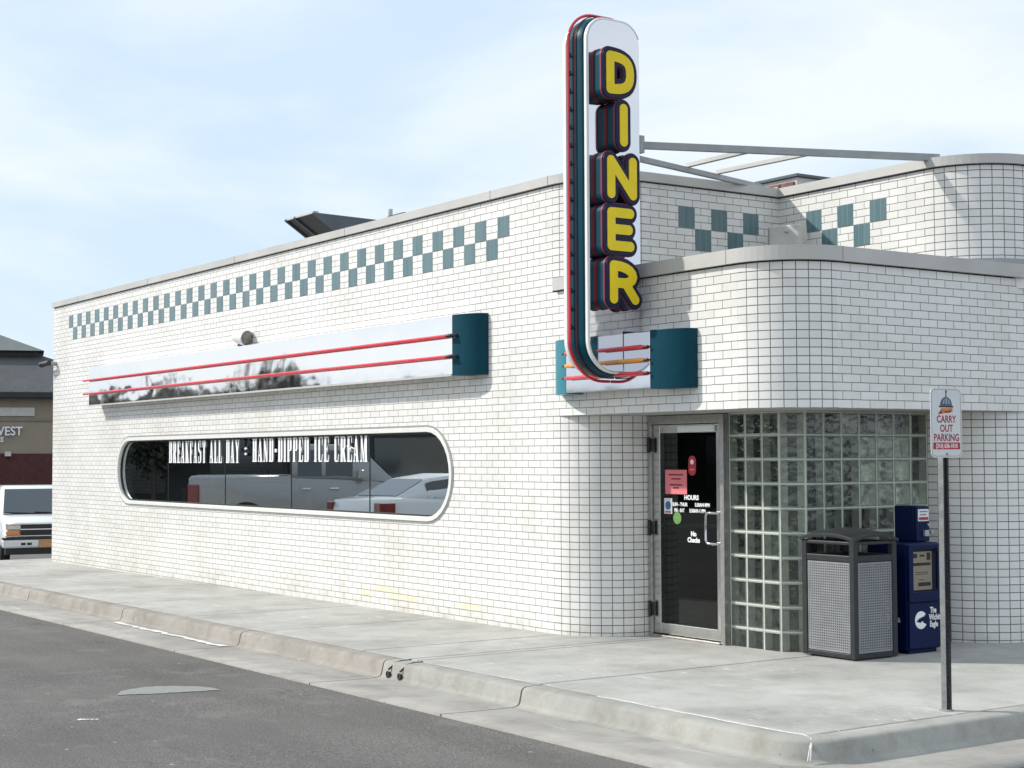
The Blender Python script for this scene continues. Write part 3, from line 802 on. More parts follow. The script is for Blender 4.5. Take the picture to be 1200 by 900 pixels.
mb = MB(); mb.box(.79, 1.53, .70, .74, 1.015, 1.06); mb.build('push_bar', M['alu_bright'], DR, bevel=.01)
mb = MB()
zz0, zz1, xh = .90, 1.165, 1.46
mb.tube([(1.585, .622, zz1), (1.575, .59, zz1), (1.56, .572, zz1), (1.50, .566, zz1), (xh + .02, .566, zz1 - .004), (xh, .566, zz1 - .03), (xh, .566, zz0 + .03), (xh + .02, .566, zz0 + .004), (1.50, .566, zz0), (1.56, .572, zz0), (1.575, .59, zz0), (1.585, .622, zz0)], .013, 12)
mb.build('handle', M['chrome'], DR)
for z in (1.76, 1.01, .28):
    mb = MB(); mb.tube([(.664, .588, z - .07), (.664, .588, z + .07)], .017, 12); mb.box(.645, .70, .592, .60, z - .06, z + .06)
    mb.build('hinge', M['postdark'], DR)
YS = .6485
def sticker(name, x0, x1, z0, z1, m, r=.004, d=.0015, y=YS): return plate(name, [rrect(x0, z0, x1, z1, r)], d, FA(0, y, 0), m, DR)
s = sticker('notice', .822, 1.12, 1.318, 1.535, M['pink'])
for (z, w) in ((1.485, .20), (1.448, .13), (1.395, .17), (1.368, .08)):
    plate('notice_line', [rrect(.972 - w / 2, z, .972 + w / 2, z + .011, .003)], .0006, FA(0, YS - .002, 0), M['darkred'], DR)
sticker('sticker', .805, .915, 1.14, 1.28, M['signwhite'])
plate('sticker_emblem', [arc(.86, 1.215, .038, 0, 350, 20)], .001, FA(0, YS - .0018, 0), M['blue_sticker'], DR)
mb = MB(); mb.box(.82, .90, YS - .0028, YS - .0018, 1.150, 1.162); mb.build('sticker_text', M['red_sticker'], DR)
plate('sticker', [arc(.985, 1.105, .055, 0, 350, 24)], .0015, FA(0, YS, 0), M['green'], DR)
s = plate('door_hanger', [rrect(1.145, 1.485, 1.245, 1.66, .045)], .002, FA(0, YS - .001, 0), M['red_sticker'], DR)
plate('hanger_mark', [arc(1.195, 1.605, .022, 0, 350, 16)], .001, FA(0, YS - .0035, 0), M['white_letter'], DR)
plate('hanger_mark', [rrect(1.165, 1.53, 1.225, 1.545, .004)], .001, FA(0, YS - .0035, 0), M['pink'], DR)
HW = M['white_letter']
text('hours_text', 'HOURS', .056, FA(1.18, YS - .001, 1.272), HW, DR, .001, 1.05, .0022, 'CENTER')
text('hours_text', 'SUN - THUR', .044, FA(.92, YS - .001, 1.213), HW, DR, .001, .85, .0016)
text('hours_text', '5:30AM-9PM', .044, FA(1.225, YS - .001, 1.213), HW, DR, .001, .85, .0016)
text('hours_text', 'FRI - SAT', .044, FA(.945, YS - .001, 1.160), HW, DR, .001, .80, .0016)
text('hours_text', '5:30AM-11PM', .044, FA(1.15, YS - .001, 1.160), HW, DR, .001, .85, .0016)
text('checks_text', 'No', .058, FA(1.205, YS - .001, .952), HW, DR, .001, .95, .0028, 'CENTER')
text('checks_text', 'Checks', .058, FA(1.205, YS - .001, .898), HW, DR, .001, .95, .0028, 'CENTER')

# ------------------------------------------------------------------ MARQUEE BOX (long stainless sign on front wall)
def dend(x0, x1, d, n=12):   # curved end cap outline from (x0,-d) to (x1,0)
    return [(x0 + (x1 - x0) * math.sin(t * PI / 2 / n), -d * math.cos(t * PI / 2 / n)) for t in range(n + 1)]
def uvn(co, p): return (co.x, co.z)
MQ = thing('marquee_sign_box', (-6.7, 0, 2.77), 'long polished stainless sign box with red tubes and teal end above the window', 'sign box')
mz0, mz1, md = 2.475, 3.065, .20
mb = MB()
# front skin with slight panel divisions
x = -11.97; xend = -1.44; pan = 6
mb.box(x, xend, -md, -.004, mz0, mz1); mb.build('box_body', M['mirror'], MQ, bevel=.006)
mb = MB()
poly = [(xend + .002, -.006)] + dend(xend + .002, -1.08, md)
mb.prism(poly, lambda u, v, w: (u, min(v, -.004), mz0 - .008 + (mz1 - mz0 + .016) * w)); mb.build('end_cap', M['teal'], MQ, bevel=.003)
mb = MB(); mb.box(-11.99, xend, -md - .012, -md + .001, mz0 - .012, mz0 + .010); mb.build('bottom_trim', M['coping'], MQ)
for z in (2.862, 2.655):
    mb = MB(); mb.tube([(-12.06, -md - .05, z), (-6, -md - .052, z), (xend - .02, -md - .05, z)], .017, 10); tb = mb.build('neon_tube', M['neon_red'], MQ)
    mb = MB(); mb.tube([(xend - .02, -md - .05, z), (xend + .05, -md - .05, z), (xend + .085, -md + .0, z)], .019, 10)
    mb.build('tube_fitting', M['black'], tb)
    for k in range(8):
        mb = MB(); mb.tube([(-11.6 + k * 1.42, -md, z), (-11.6 + k * 1.42, -md - .05, z)], .006, 6); mb.build('tube_support', M['black'], tb)

# ------------------------------------------------------------------ BLADE SIGN
BS = thing('diner_blade_sign', (1.15, -.2, 2.2), 'tall vertical neon blade sign reading DINER at the entrance corner', 'sign')
bx0, bx1 = .94, 1.30
yF, yB, zB, zTp = -.555, .0, 2.375, 5.385
def rr4(y0, z0, y1, z1, rf, rb, rt, n=8):
    """rounded outline (y,z): rf bottom-front radius, rt top radii; square at bottom back"""
    L = []
    L += arc(y0 + rf, z0 + rf, rf, 270, 180, n)
    L += arc(y0 + rt, z1 - rt, rt, 180, 90, n)
    L += arc(y1 - rt, z1 - rt, rt, 90, 0, n)
    L += [(y1, z0)]
    return L
core = rr4(yF, zB, yB - .004, zTp, .27, .0, .19, 10)
def TX(x): return basis((x, 0, 0), (0, 1, 0), (0, 0, 1), (1, 0, 0))
# keep the lower back clear of the small sign box: notch outline at the box front
core2 = core[:-1] + [(yB - .004, 2.72), (-.204, 2.72), (-.204, zB)]
plate('sign_core', [core2], bx1 - bx0 - .03, TX(bx0 + .015), M['white_metal'], BS)
plate('face_panel', [core2], .014, TX(bx1 - .014), M['mirror_face'], BS, bev=.003)
plate('face_panel', [core2], .014, TX(bx0), M['mirror_face'], BS, bev=.003)
# perimeter path for teal bulge and neon
per = [(yB - .06, 5.30)]
per = arc(yB - .19, zTp - .19, .19, 20, 90, 8) + arc(yF + .19, zTp - .19, .19, 90, 180, 10) + arc(yF + .27, zB + .27, .27, 180, 270, 12) + [(-.21, zB)]
def perim(off):
    P2 = []
    for i, p in enumerate(per):
        a = per[max(i - 1, 0)]; b = per[min(i + 1, len(per) - 1)]
        d = Vector((b[0] - a[0], b[1] - a[1])).normalized(); nrm = Vector((-d.y, d.x)) * -1
        # outward normal: away from centre
        cen = Vector((-.28, min(max(p[1], zB + .3), zTp - .25)))
        if (Vector(p) - cen).dot(nrm) < 0: nrm = -nrm
        P2.append((p[0] + nrm.x * off, p[1] + nrm.y * off))
    return P2
def ribbon(xa, xb, h, name, m, n=8):
    """half-round bulge of width xa..xb and height h along the perimeter"""
    rings = []
    base = perim(-.01)
    for k in range(n + 1):
        t = PI * k / n; rings.append((( xa + xb) / 2 - (xb - xa) / 2 * math.cos(t), perim(.002 + h * math.sin(t) ** .6)))
    vs = []; fs = []; L = len(per)
    for xx, pp in rings:
        for p in pp: vs.append((xx, p[0], p[1]))
    for k in range(n):
        for i in range(L - 1): fs.append((k * L + i, k * L + i + 1, (k + 1) * L + i + 1, (k + 1) * L + i))
    # closing underside and ends
    fs.append(tuple(k * L for k in range(n + 1))); fs.append(tuple(k * L + L - 1 for k in range(n + 1))[::-1])
    for i in range(L - 1): fs.append((n * L + i, n * L + i + 1, i + 1, i))
    o = obj(name, vs, fs, m, BS, smooth=True)
    bm = bmesh.new(); bm.from_mesh(o.data); bmesh.ops.recalc_face_normals(bm, faces=bm.faces)
    for e in bm.edges:
        if len(e.link_faces) == 2 and e.calc_face_angle(0) > .6: e.smooth = False
    bm.to_mesh(o.data); bm.free()
    return o
ribbon(bx0 + .07, bx1 - .05, .04, 'teal_channel', M['teal'])
ribbon(bx0 + .002, bx0 + .06, .012, 'edge_trim', M['white_metal'], 4)
ribbon(bx1 - .046, bx1 - .002, .018, 'edge_trim', M['white_metal'], 4)
pp = perim(.075)
xm = 1.115
mb = MB(); mb.tube([(xm, p[0], p[1]) for p in pp], .013, 10)
nt = mb.build('neon_tube', M['neon_red'], BS)
zz = 2.75
while zz < 5.1:
    mb = MB(); mb.tube([(xm, yF - .02, zz), (xm, yF - .075, zz)], .007, 6); mb.box(xm - .003, xm + .024, yF - .072, yF - .060, zz - .022, zz + .022); zz += .155
    mb.build('tube_support', M['black'], nt)
mb = MB(); mb.tube([(xm + .06, p[0], p[1]) for p in perim(.05)], .005, 6); mb.build('tube_backing', M['darkred'], nt)

# --- DINER letters by distance field contours
def seg_dist(px, py, ax, ay, bx, by):
    dx, dy = bx - ax, by - ay; L = dx * dx + dy * dy
    t = 0 if L == 0 else max(0, min(1, ((px - ax) * dx + (py - ay) * dy) / L))
    return math.hypot(px - ax - t * dx, py - ay - t * dy)
def contour(skel, r, h=.006, ext=.12):
    xs_ = [p[0] for s in skel for p in s]; ys_ = [p[1] for s in skel for p in s]
    x0, y0 = min(xs_) - ext, min(ys_) - ext
    nx = int((max(xs_) - min(xs_) + 2 * ext) / h) + 2; ny = int((max(ys_) - min(ys_) + 2 * ext) / h) + 2
    F = [[min(seg_dist(x0 + i * h, y0 + j * h, *a, *b) for s in skel for a, b in zip(s, s[1:])) - r for i in range(nx)] for j in range(ny)]
    nxt = {}; pos = {}
    def ep(i, j, k):   # edge point: k=0 horizontal edge from (i,j), k=1 vertical
        key = (i, j, k)
        if key not in pos:
            a = F[j][i]; b = F[j][i + 1] if k == 0 else F[j + 1][i]; t = a / (a - b)
            pos[key] = (x0 + (i + (t if k == 0 else 0)) * h, y0 + (j + (t if k == 1 else 0)) * h)
        return key
    for j in range(ny - 1):
        for i in range(nx - 1):
            s = [F[j][i] < 0, F[j][i + 1] < 0, F[j + 1][i + 1] < 0, F[j + 1][i] < 0]
            if all(s) or not any(s): continue
            E = [(i, j, 0), (i + 1, j, 1), (i, j + 1, 0), (i, j, 1)]  # bottom,right,top,left
            out = []; inn = []
            for k in range(4):
                a, b = s[k], s[(k + 1) % 4]
                if a and not b: out.append(k)
                if b and not a: inn.append(k)
            for a, b in zip(out, inn if len(inn) < 2 else inn): nxt[ep(*E[a])] = ep(*E[b])
    loops = []; seen = set()
    for k in list(nxt):
        if k in seen: continue
        L = []; q = k
        while q in nxt and q not in seen: seen.add(q); L.append(pos[q]); q = nxt[q]
        if len(L) > 8: loops.append(L[::1])
    return loops
def bez(a, b, c_, d, n=8):
    return [tuple((1 - t) ** 3 * a[i] + 3 * (1 - t) ** 2 * t * b[i] + 3 * (1 - t) * t * t * c_[i] + t ** 3 * d[i] for i in (0, 1)) for t in [k / n for k in range(n + 1)]]
w = .106; hh = .14
SK = {
 'D': [[(-w, -hh), (-w, hh)], bez((-w, hh), (w * .6, hh), (w, hh * .7), (w, 0)), bez((w, 0), (w, -hh * .7), (w * .6, -hh), (-w, -hh))],
 'I': [[(0, -hh), (0, hh)]],
 'N': [[(-w * 1.1, -hh), (-w * 1.1, hh), (w * 1.1, -hh), (w * 1.1, hh)]],
 'E': [[(w * .9, hh), (-w, hh), (-w, -hh), (w * .9, -hh)], [(-w, 0), (w * .75, 0)]],
 'R': [[(-w, -hh), (-w, hh)], bez((-w, hh), (w * 1.1, hh), (w * 1.5, hh * .12), (w * .2, -.005)), [(w * .2, -.005), (-w, -.005)], [(w * .15, -.005), (w * 1.15, -hh)]],
}
uc = -.318
for ch, zc in zip('DINER', (4.892, 4.455, 4.005, 3.565, 3.118)):
    sk = [[(p[0] + uc + (-.012 if ch in 'DE' else .01 if ch == 'R' else .022 if ch == 'I' else 0), p[1] + zc) for p in s] for s in SK[ch]]
    outer = contour(sk, .079); inner = contour(sk, .042); wide = contour(sk, .085)
    L = plate('letter_' + ch.lower(), outer, .135, TX(bx1 + .002), M['teal_side'], BS)
    plate('back_trim', wide, .022, TX(bx1 + .001), M['darkred'], L)
    plate('front_trim', wide, .020, TX(bx1 + .112), M['pinktrim'], L)
    plate('letter_face', contour(sk, .0765), .008, TX(bx1 + .1375), M['navy'], L)
    plate('letter_stroke', inner, .006, TX(bx1 + .1460), M['yellow'], L)
# braces back to the parapets
mb = MB()
def bar(a, b, w=.055, h=.055, mbx=None):
    a, b = Vector(a), Vector(b); t = (b - a); L = t.length; t.normalize(); s = t.cross(Vector((0, 0, 1))).normalized(); u = s.cross(t)
    T = basis(a, t, s, u); mbx.box(0, L, -w / 2, w / 2, -h / 2, h / 2, T)
A1, A2 = Vector((1.26, .02, 4.35)), Vector((2.56, 2.36, 4.275))
B1, B2 = Vector((1.20, .02, 4.25)), Vector((.55, 2.10, 4.285))
bar(A1, A2, .05, .06, mb); mb.build('brace', M['gray_metal'], BS)
mb = MB(); bar(B1, B2, .05, .045, mb); mb.build('brace', M['gray_metal'], BS)
for tb_, ta in ((.40, .36), (.64, .56)):
    mb = MB(); bar(B1.lerp(B2, tb_) + Vector((0, 0, .045)), A1.lerp(A2, ta) + Vector((0, 0, -.01)), .05, .035, mb); mb.build('brace', M['coping'], BS)
mb = MB(); mb.box(1.22, 1.30, .0, .05, 4.28, 4.43); mb.box(1.16, 1.24, 0, .04, 4.2, 4.28); mb.build('bracket', M['gray_metal'], BS)

# small sign box under the blade
SB = thing('entrance_sign_box', (1.1, 0, 2.45), 'small stainless sign box with three coloured tubes and teal rounded ends under the blade sign', 'sign box')
sz0, sz1, sd = 2.225, 2.70, .20
mb = MB(); mb.box(.47, 1.655, -sd, -.004, sz0, sz1); mb.build('box_body', M['mirror_face'], SB, bevel=.005)
mb = MB(); mb.prism([(1.657, -.006)] + dend(1.657, 2.03, sd), lambda u, v, w: (u, min(v, -.004), sz0 - .008 + (sz1 - sz0 + .016) * w)); mb.build('end_cap', M['teal'], SB, bevel=.003)
M['teal_lit'] = mat('teal_enamel_lit', (.03, .20, .25), .3, 0, .1, 3)  # lit copy of the teal, sunlight painted into the left cap
mb = MB(); mb.prism([(.468, -.006)] + [(2 * .468 - p[0], p[1]) for p in dend(.468, .80, sd)], lambda u, v, w: (u, min(v, -.004), sz0 - .008 + (sz1 - sz0 + .016) * w)); mb.build('end_cap', M['teal_lit'], SB, bevel=.003)
for z, m in ((2.572, 'neon_red'), (2.462, 'neon_orange'), (2.352, 'neon_red')):
    mb = MB(); mb.tube([(.50, -sd - .035, z), (.52, -sd - .035, z), (1.58, -sd - .035, z), (1.62, -sd - .035, z)], [.008, .018, .018, .008], 10); tb = mb.build('neon_tube', M[m], SB)
    for xa, xb in ((1.615, 1.66), (.505, .46)):
        mb = MB(); mb.tube([(xa, -sd - .035, z), (xb, -sd - .03, z)], .009, 8); mb.build('tube_fitting', M['black'], tb)

# ------------------------------------------------------------------ FIXTURES
# hooded spotlight on top of the marquee box
FL = thing('spotlight', (-6.55, -.12, 3.1), 'small white bell-shaped spotlight above the long marquee box', 'spotlight')
ax = Vector((.95, .22, -.12)).normalized()
mb = MB()
T = basis((-6.62, -.10, 3.185), ax, ax.cross(Vector((0, 0, 1))).normalized(), ax.cross(Vector((0, 0, 1))).normalized().cross(ax))
def lathe_T(mb, prof, T, n=20):
    vs = []; fs = []
    for h, r in prof:
        for k in range(n): vs.append(T @ Vector((h, r * math.cos(2 * PI * k / n), r * math.sin(2 * PI * k / n))))
    for i in range(len(prof) - 1):
        for k in range(n): fs.append((i * n + k, i * n + (k + 1) % n, (i + 1) * n + (k + 1) % n, (i + 1) * n + k))
    mb.add(vs, fs, True); mb.add(vs[:n], [tuple(range(n))]); 
    mb.add(vs[-n:], [tuple(range(n))])
lathe_T(mb, [(-.12, .05), (-.10, .075), (0, .09), (.10, .10), (.12, .102), (.12, .094), (.10, .09)], T)
mb.build('lamp_housing', M['white_metal'], FL)
mb = MB(); lathe_T(mb, [(.095, .088), (.121, .085), (.145, .05), (.15, .01)], T); mb.build('lamp_lens', M['lamp_face'], FL)
mb = MB(); mb.tube([(-6.66, -.10, 3.12), (-6.66, -.10, 3.07)], .035, 10); mb.box(-6.75, -6.60, -.13, -.05, 3.066, 3.074); mb.build('mounting_foot', M['brown_metal'], FL)
# security camera at the far left corner
CM = thing('security_camera', (-14.25, 0, 3.24), 'small dark security camera at the far left wall corner', 'camera')
mb = MB(); mb.tube([(-14.12, 0, 3.24), (-14.12, -.10, 3.24)], .035, 10); mb.build('wall_mount', M['gray_metal'], CM)
mb = MB(); mb.tube([(-14.10, -.13, 3.25), (-14.34, -.16, 3.235)], .045, 12); mb.tube([(-14.34, -.16, 3.235), (-14.40, -.165, 3.232)], .05, 12); mb.build('camera_body', M['trash_frame'], CM)
# floodlight behind the canopy parapet
F2 = thing('floodlight', (1.05, 1.95, 3.7), 'pale grey boxy floodlight standing behind the canopy parapet', 'floodlight')
Tf = basis((1.03, 2.0, 3.73), Vector((.92, .38, 0)), Vector((-.38, .92, 0)), Vector((0, 0, 1)))
mb = MB(); mb.prism([(-.17, -.06), (-.14, -.085), (.15, -.085), (.17, -.06), (.17, .08), (-.15, .08)], lambda u, v, w: Tf @ Vector((u, v, -.10 + .20 * w))); mb.build('lamp_housing', M['signpanel'], F2, bevel=.015)
mb = MB(); mb.prism([(-.178, -.05), (-.172, -.06), (-.172, .07), (-.178, .07)], lambda u, v, w: Tf @ Vector((u, v, -.085 + .17 * w))); mb.build('lamp_lens', M['white_metal'], F2)
mb = MB(); mb.tube([(1.03, 2.05, 3.64), (1.03, 2.05, 3.05)], .02, 8); mb.tube([(1.1, 1.98, 3.76), (1.1, 1.9, 3.76)], .008, 8); mb.build('mounting_post', M['gray_metal'], F2)
# roof vent hood
VH = thing('roof_vent_hood', (-9.6, 3.4, 4.0), 'dark sheet metal hood with black mouth on the diner roof', 'vent hood')
# side profile in (y,z): mouth leans forward
yo = 2.55
prof = [(2.6, 5.43), (4.6, 4.13), (5.6, 4.13), (5.6, 5.36)]
hx0, hx1 = -10.83, -9.83
mb = MB(); mb.prism(prof, lambda u, v, w: (hx0 + (hx1 - hx0) * w, u, v)); mb.build('hood_body', M['stainless_grey'], VH)
mb = MB()
p0 = Vector((0, 2.6, 5.43)); p1 = Vector((0, 4.58, 4.143)); d = (p1 - p0); nrm = Vector((0, -d.z, d.y)).normalized() * -1
if nrm.y > 0: nrm = -nrm
def quad(mb, xa, xb, off): mb.add([(xa, *(p0 + nrm * off).yz), (xb, *(p0 + nrm * off).yz), (xb, *(p1 + nrm * off).yz), (xa, *(p1 + nrm * off).yz)], [(0, 1, 2, 3)])
quad(mb, hx0 + .03, hx1 - .05, .004); mb.build('mouth_shade', M['black'], VH, fix=False)  # black sheet paints the shade inside the open hood mouth
mb = MB()
for xa, xb in ((hx0 - .01, hx0 + .03), (hx0 + .30, hx0 + .34), (hx1 - .05, hx1 + .015)):
    T = basis((xa, *(p0).yz), (1, 0, 0), d.normalized(), nrm)
    mb.box(0, xb - xa, -.03, d.length, -.01, .03, T)
mb.build('hood_ribs', M['stainless_grey'], VH)
mb = MB(); mb.box(hx0 - .02, hx1 + .02, 2.58, 2.64, 5.425, 5.45); mb.build('hood_lip', M['coping'], VH)
# small flue
FU = thing('roof_flue', (-5.3, 1.5, 4.0), 'small metal flue pipe with cap on the diner roof', 'flue')
mb = MB(); mb.tube([(-5.62, 1.5, 4.02), (-5.62, 1.5, 4.83)], .03, 10); mb.build('flue_pipe', M['galv'], FU)
mb = MB(); mb.box(-5.60, -5.20, 1.45, 1.55, 4.02, 4.735); mb.build('vent_box', M['stainless_grey'], FU)
# rooftop unit on the right
AU = thing('rooftop_unit', (-.6, 4, 4.0), 'brown and grey louvered rooftop unit behind the parapet', 'rooftop unit')
yu = 4.0
mb = MB(); mb.box(-2.6, -.86, yu, yu + 1.4, 4.03, 4.78); mb.build('unit_body', M['coping'], AU, bevel=.01)
for xa, xb in ((-2.4, -2.0), (-1.62, -1.12), (-1.10, -.90)):
    mb = MB(); mb.box(xa, xb, yu - .02, yu - .001, 4.2, 4.73); mb.build('louver_panel', M['brown_metal'], AU)
mb = MB()
for k in range(7): mb.box(-1.60, -1.14, yu - .035, yu - .021, 4.35 + k * .055, 4.37 + k * .055)
mb.build('louver_slats', M['coping'], AU)
mb = MB(); mb.box(-2.64, -.82, yu - .04, yu + 1.44, 4.781, 4.81); mb.build('unit_top', M['stainless_grey'], AU)
for xa in (-1.72, -1.92):
    mb = MB(); mb.box(xa, xa + .06, yu - .03, yu - .001, 4.2, 4.75); mb.build('corner_post', M['black'], AU)

# ------------------------------------------------------------------ TRASH RECEPTACLE
gx = gz(2.8)
TR = thing('trash_receptacle', (2.80, .92, gx), 'square charcoal trash can with silver perforated panels and arched lid', 'trash can')
tx0, tx1, ty0, ty1 = 2.515, 3.085, .67, 1.16
mb = MB(); pw = .05
for x in (tx0, tx1 - pw):
    for y in (ty0, ty1 - pw): mb.box(x, x + pw, y, y + pw, gx + .01, gx + .935)
for (za, zb) in ((gx + .012, gx + .05), (gx + .77, gx + .82)):
    mb.box(tx0 + pw, tx1 - pw, ty0 + .003, ty0 + .043, za, zb); mb.box(tx0 + pw, tx1 - pw, ty1 - .043, ty1 - .003, za, zb)
    mb.box(tx0 + .003, tx0 + .043, ty0 + pw, ty1 - pw, za, zb); mb.box(tx1 - .043, tx1 - .003, ty0 + pw, ty1 - pw, za, zb)
mb.build('frame', M['trash_frame'], TR, bevel=.004)
def perf(o, ex, ez, Wd, H):
    T = basis(o, ex, (0, 0, 1), ez); mb = MB(); st = .0205; k = 0
    x = 0
    while x <= Wd: mb.box(x, min(x + 0.0098, Wd), 0, H, -.002, .0, T); x += st
    z = 0
    while z <= H: mb.box(0, Wd, z, min(z + 0.0098, H), -.0024, -.0004, T); z += st
    for (a, b, cc, dd) in ((0, Wd, 0, .015), (0, Wd, H - .015, H), (0, .015, .015, H - .015), (Wd - .015, Wd, .015, H - .015)): mb.box(a, b, cc, dd, -.003, .0015, T)
    mb.build('perforated_panel', M['trash_perf'], TR)
zp = gx + .055; Hp = .71
perf((tx0 + pw + .002, ty0 + .012, zp), (1, 0, 0), (0, -1, 0), tx1 - tx0 - 2 * pw - .004, Hp)
perf((tx1 - .012, ty0 + pw + .002, zp), (0, 1, 0), (1, 0, 0), ty1 - ty0 - 2 * pw - .004, Hp)
perf((tx0 + .012, ty1 - pw - .002, zp), (0, -1, 0), (-1, 0, 0), ty1 - ty0 - 2 * pw - .004, Hp)
mb = MB(); mb.box(tx0 + .05, tx1 - .05, ty0 + .045, ty1 - .045, gx + .03, gx + .80); mb.build('liner', M['trash_dark'], TR, bevel=.02)
mb = MB(); vs = []; n = 14
lx0, lx1, ly0, ly1 = tx0 - .012, tx1 + .012, ty0 - .012, ty1 + .012
for top in (0, 1):
    for i in range(n + 1):
        for j in range(n + 1):
            u = 2 * i / n - 1; v = 2 * j / n - 1
            arch = .075 * (1 - u * u) ** .9 if abs(u) < 1 else 0
            arch2 = .075 * (1 - v * v) ** .9 if abs(v) < 1 else 0
            z = gx + .925 + max(arch * .55 + arch2 * .55, 0) + .022 * top
            vs.append((lx0 + (lx1 - lx0) * i / n, ly0 + (ly1 - ly0) * j / n, z))
q = (n + 1) ** 2; fs = []
for i in range(n):
    for j in range(n):
        a = i * (n + 1) + j; b = a + 1; cc = a + n + 2; dd = a + n + 1
        fs.append((a, b, cc, dd)); fs.append((q + a, q + dd, q + cc, q + b))
def rimf(a, b): fs.append((a, b, q + b, q + a))
for k in range(n):
    rimf(k * (n + 1), (k + 1) * (n + 1)); rimf((k + 1) * (n + 1) + n, k * (n + 1) + n); rimf(k + 1, k); rimf(n * (n + 1) + k, n * (n + 1) + k + 1)
mb.add(vs, fs, True); lid = mb.build('lid', M['trash_frame'], TR)
for p in lid.data.polygons:
    if abs(p.normal.z) < .5: p.use_smooth = False
mb = MB()
for (xa, xb, ya, yb) in ((tx0 + pw, tx1 - pw, ty0 + .003, ty0 + .03), (tx0 + pw, tx1 - pw, ty1 - .03, ty1 - .003), (tx0 + .003, tx0 + .03, ty0 + pw, ty1 - pw), (tx1 - .03, tx1 - .003, ty0 + pw, ty1 - pw)):
    mb.box(xa, xb, ya, yb, gx + .905, gx + .93)
mb.build('lid_rail', M['trash_frame'], TR, bevel=.004)
mb = MB(); mb.box(tx0 + .03, tx1 - .03, ty0 + .03, ty1 - .03, gx + .015, gx + .03); mb.build('base', M['trash_dark'], TR)

# ------------------------------------------------------------------ NEWSPAPER BOX
NB = thing('newspaper_box', (2.82, 1.53, gx), 'navy blue newspaper vending box with coin head and white eagle emblem', 'newspaper box')
nx0, nx1, ny0, ny1 = 2.60, 3.055, 1.335, 1.735
mb = MB(); mb.box(nx0, nx1 - .03, ny0, ny1, gx + .03, gx + .895); mb.box(nx0 + .03, nx1 - .04, ny0 + .03, ny1 - .03, gx, gx + .03); mb.build('cabinet', M['blue'], NB, bevel=.012)
plate('display_door', [rrect(ny0 + .004, gx + .42, ny1 - .004, gx + .885, .015), rrect(ny0 + .055, gx + .50, ny1 - .055, gx + .85, .02)], .028, FB(nx1 - .028, 0, 0), M['blue'], NB, bev=.004)
lw = plate('lower_panel', [rrect(ny0 + .006, gx + .045, ny1 - .006, gx + .41, .012)], .022, FB(nx1 - .028, 0, 0), M['blue'], NB, bev=.004)
obj('newspaper', [(nx1 - .016, 1.385, gx + .515), (nx1 - .016, 1.625, gx + .515), (nx1 - .016, 1.625, gx + .825), (nx1 - .016, 1.385, gx + .825), (nx1 - .024, 1.385, gx + .515), (nx1 - .024, 1.625, gx + .515), (nx1 - .024, 1.625, gx + .825), (nx1 - .024, 1.385, gx + .825)], [(0, 1, 2, 3), (0, 4, 5, 1), (1, 5, 6, 2), (2, 6, 7, 3), (3, 7, 4, 0)], M['paper'], NB)
mb = MB(); xx = nx1 - .0155
for (ya, yb, za, zb) in ((1.40, 1.45, .775, .81), (1.48, 1.54, .785, .80), (1.565, 1.61, .755, .815), (1.40, 1.61, .712, .735), (1.43, 1.58, .655, .660), (1.43, 1.58, .64, .645), (1.47, 1.53, .595, .60), (1.46, 1.61, .545, .575)):
    mb.box(xx - .0006, xx + .0004, ya, yb, gx + za, gx + zb)
mb.build('newspaper_print', M['ink'], NB)
obj('pane', [(nx1 - .010, ny0 + .05, gx + .495), (nx1 - .010, ny1 - .05, gx + .495), (nx1 - .010, ny1 - .05, gx + .855), (nx1 - .010, ny0 + .05, gx + .855)], [(0, 1, 2, 3)], thin_glass('newsbox_glass', (.9, .9, .9), 1.45, 1), NB)
xE = nx1 - .006
def blackletter(txt, s, yy, zz, par):
    return text('title_text', txt, s, FB(xE + .0005, yy, zz), HW, par, .001, .72, .002)
blackletter('The', .066, 1.585, gx + .325, lw); blackletter('Wichita', .066, 1.572, gx + .268, lw); blackletter('Eagle', .066, 1.580, gx + .212, lw)
mb = MB()
# emblem: white disc with a bird head cut out of it in navy
em = plate('eagle_emblem', [arc(1.475, gx + .272, .072, 40, 330, 26) + [(1.50, gx + .25), (1.49, gx + .285)]], .001, FB(xE + .0002, 0, 0) @ Matrix.Identity(4), HW, lw)
plate('emblem_cutout', [[(1.42, gx + .262), (1.45, gx + .285), (1.50, gx + .300), (1.515, gx + .290), (1.50, gx + .276), (1.515, gx + .262), (1.485, gx + .262), (1.465, gx + .250)]], .0008, FB(xE + .0016, 0, 0), M['blue'], lw)
TSd = basis((nx0 + .06, ny0 - .0012, gx), (1, 0, 0), (0, 0, 1), (0, -1, 0))
for txt, zz in (('The', .315), ('Wichita', .255), ('Eagle', .195)):
    text('side_title', txt, .072, TSd @ Matrix.Translation((.13 if txt != 'Wichita' else .10, zz, 0)), HW, NB, .001, .85, .002)
hd = MB(); hd.box(2.62, 2.93, 1.335, 1.74, gx + .896, gx + 1.195); 
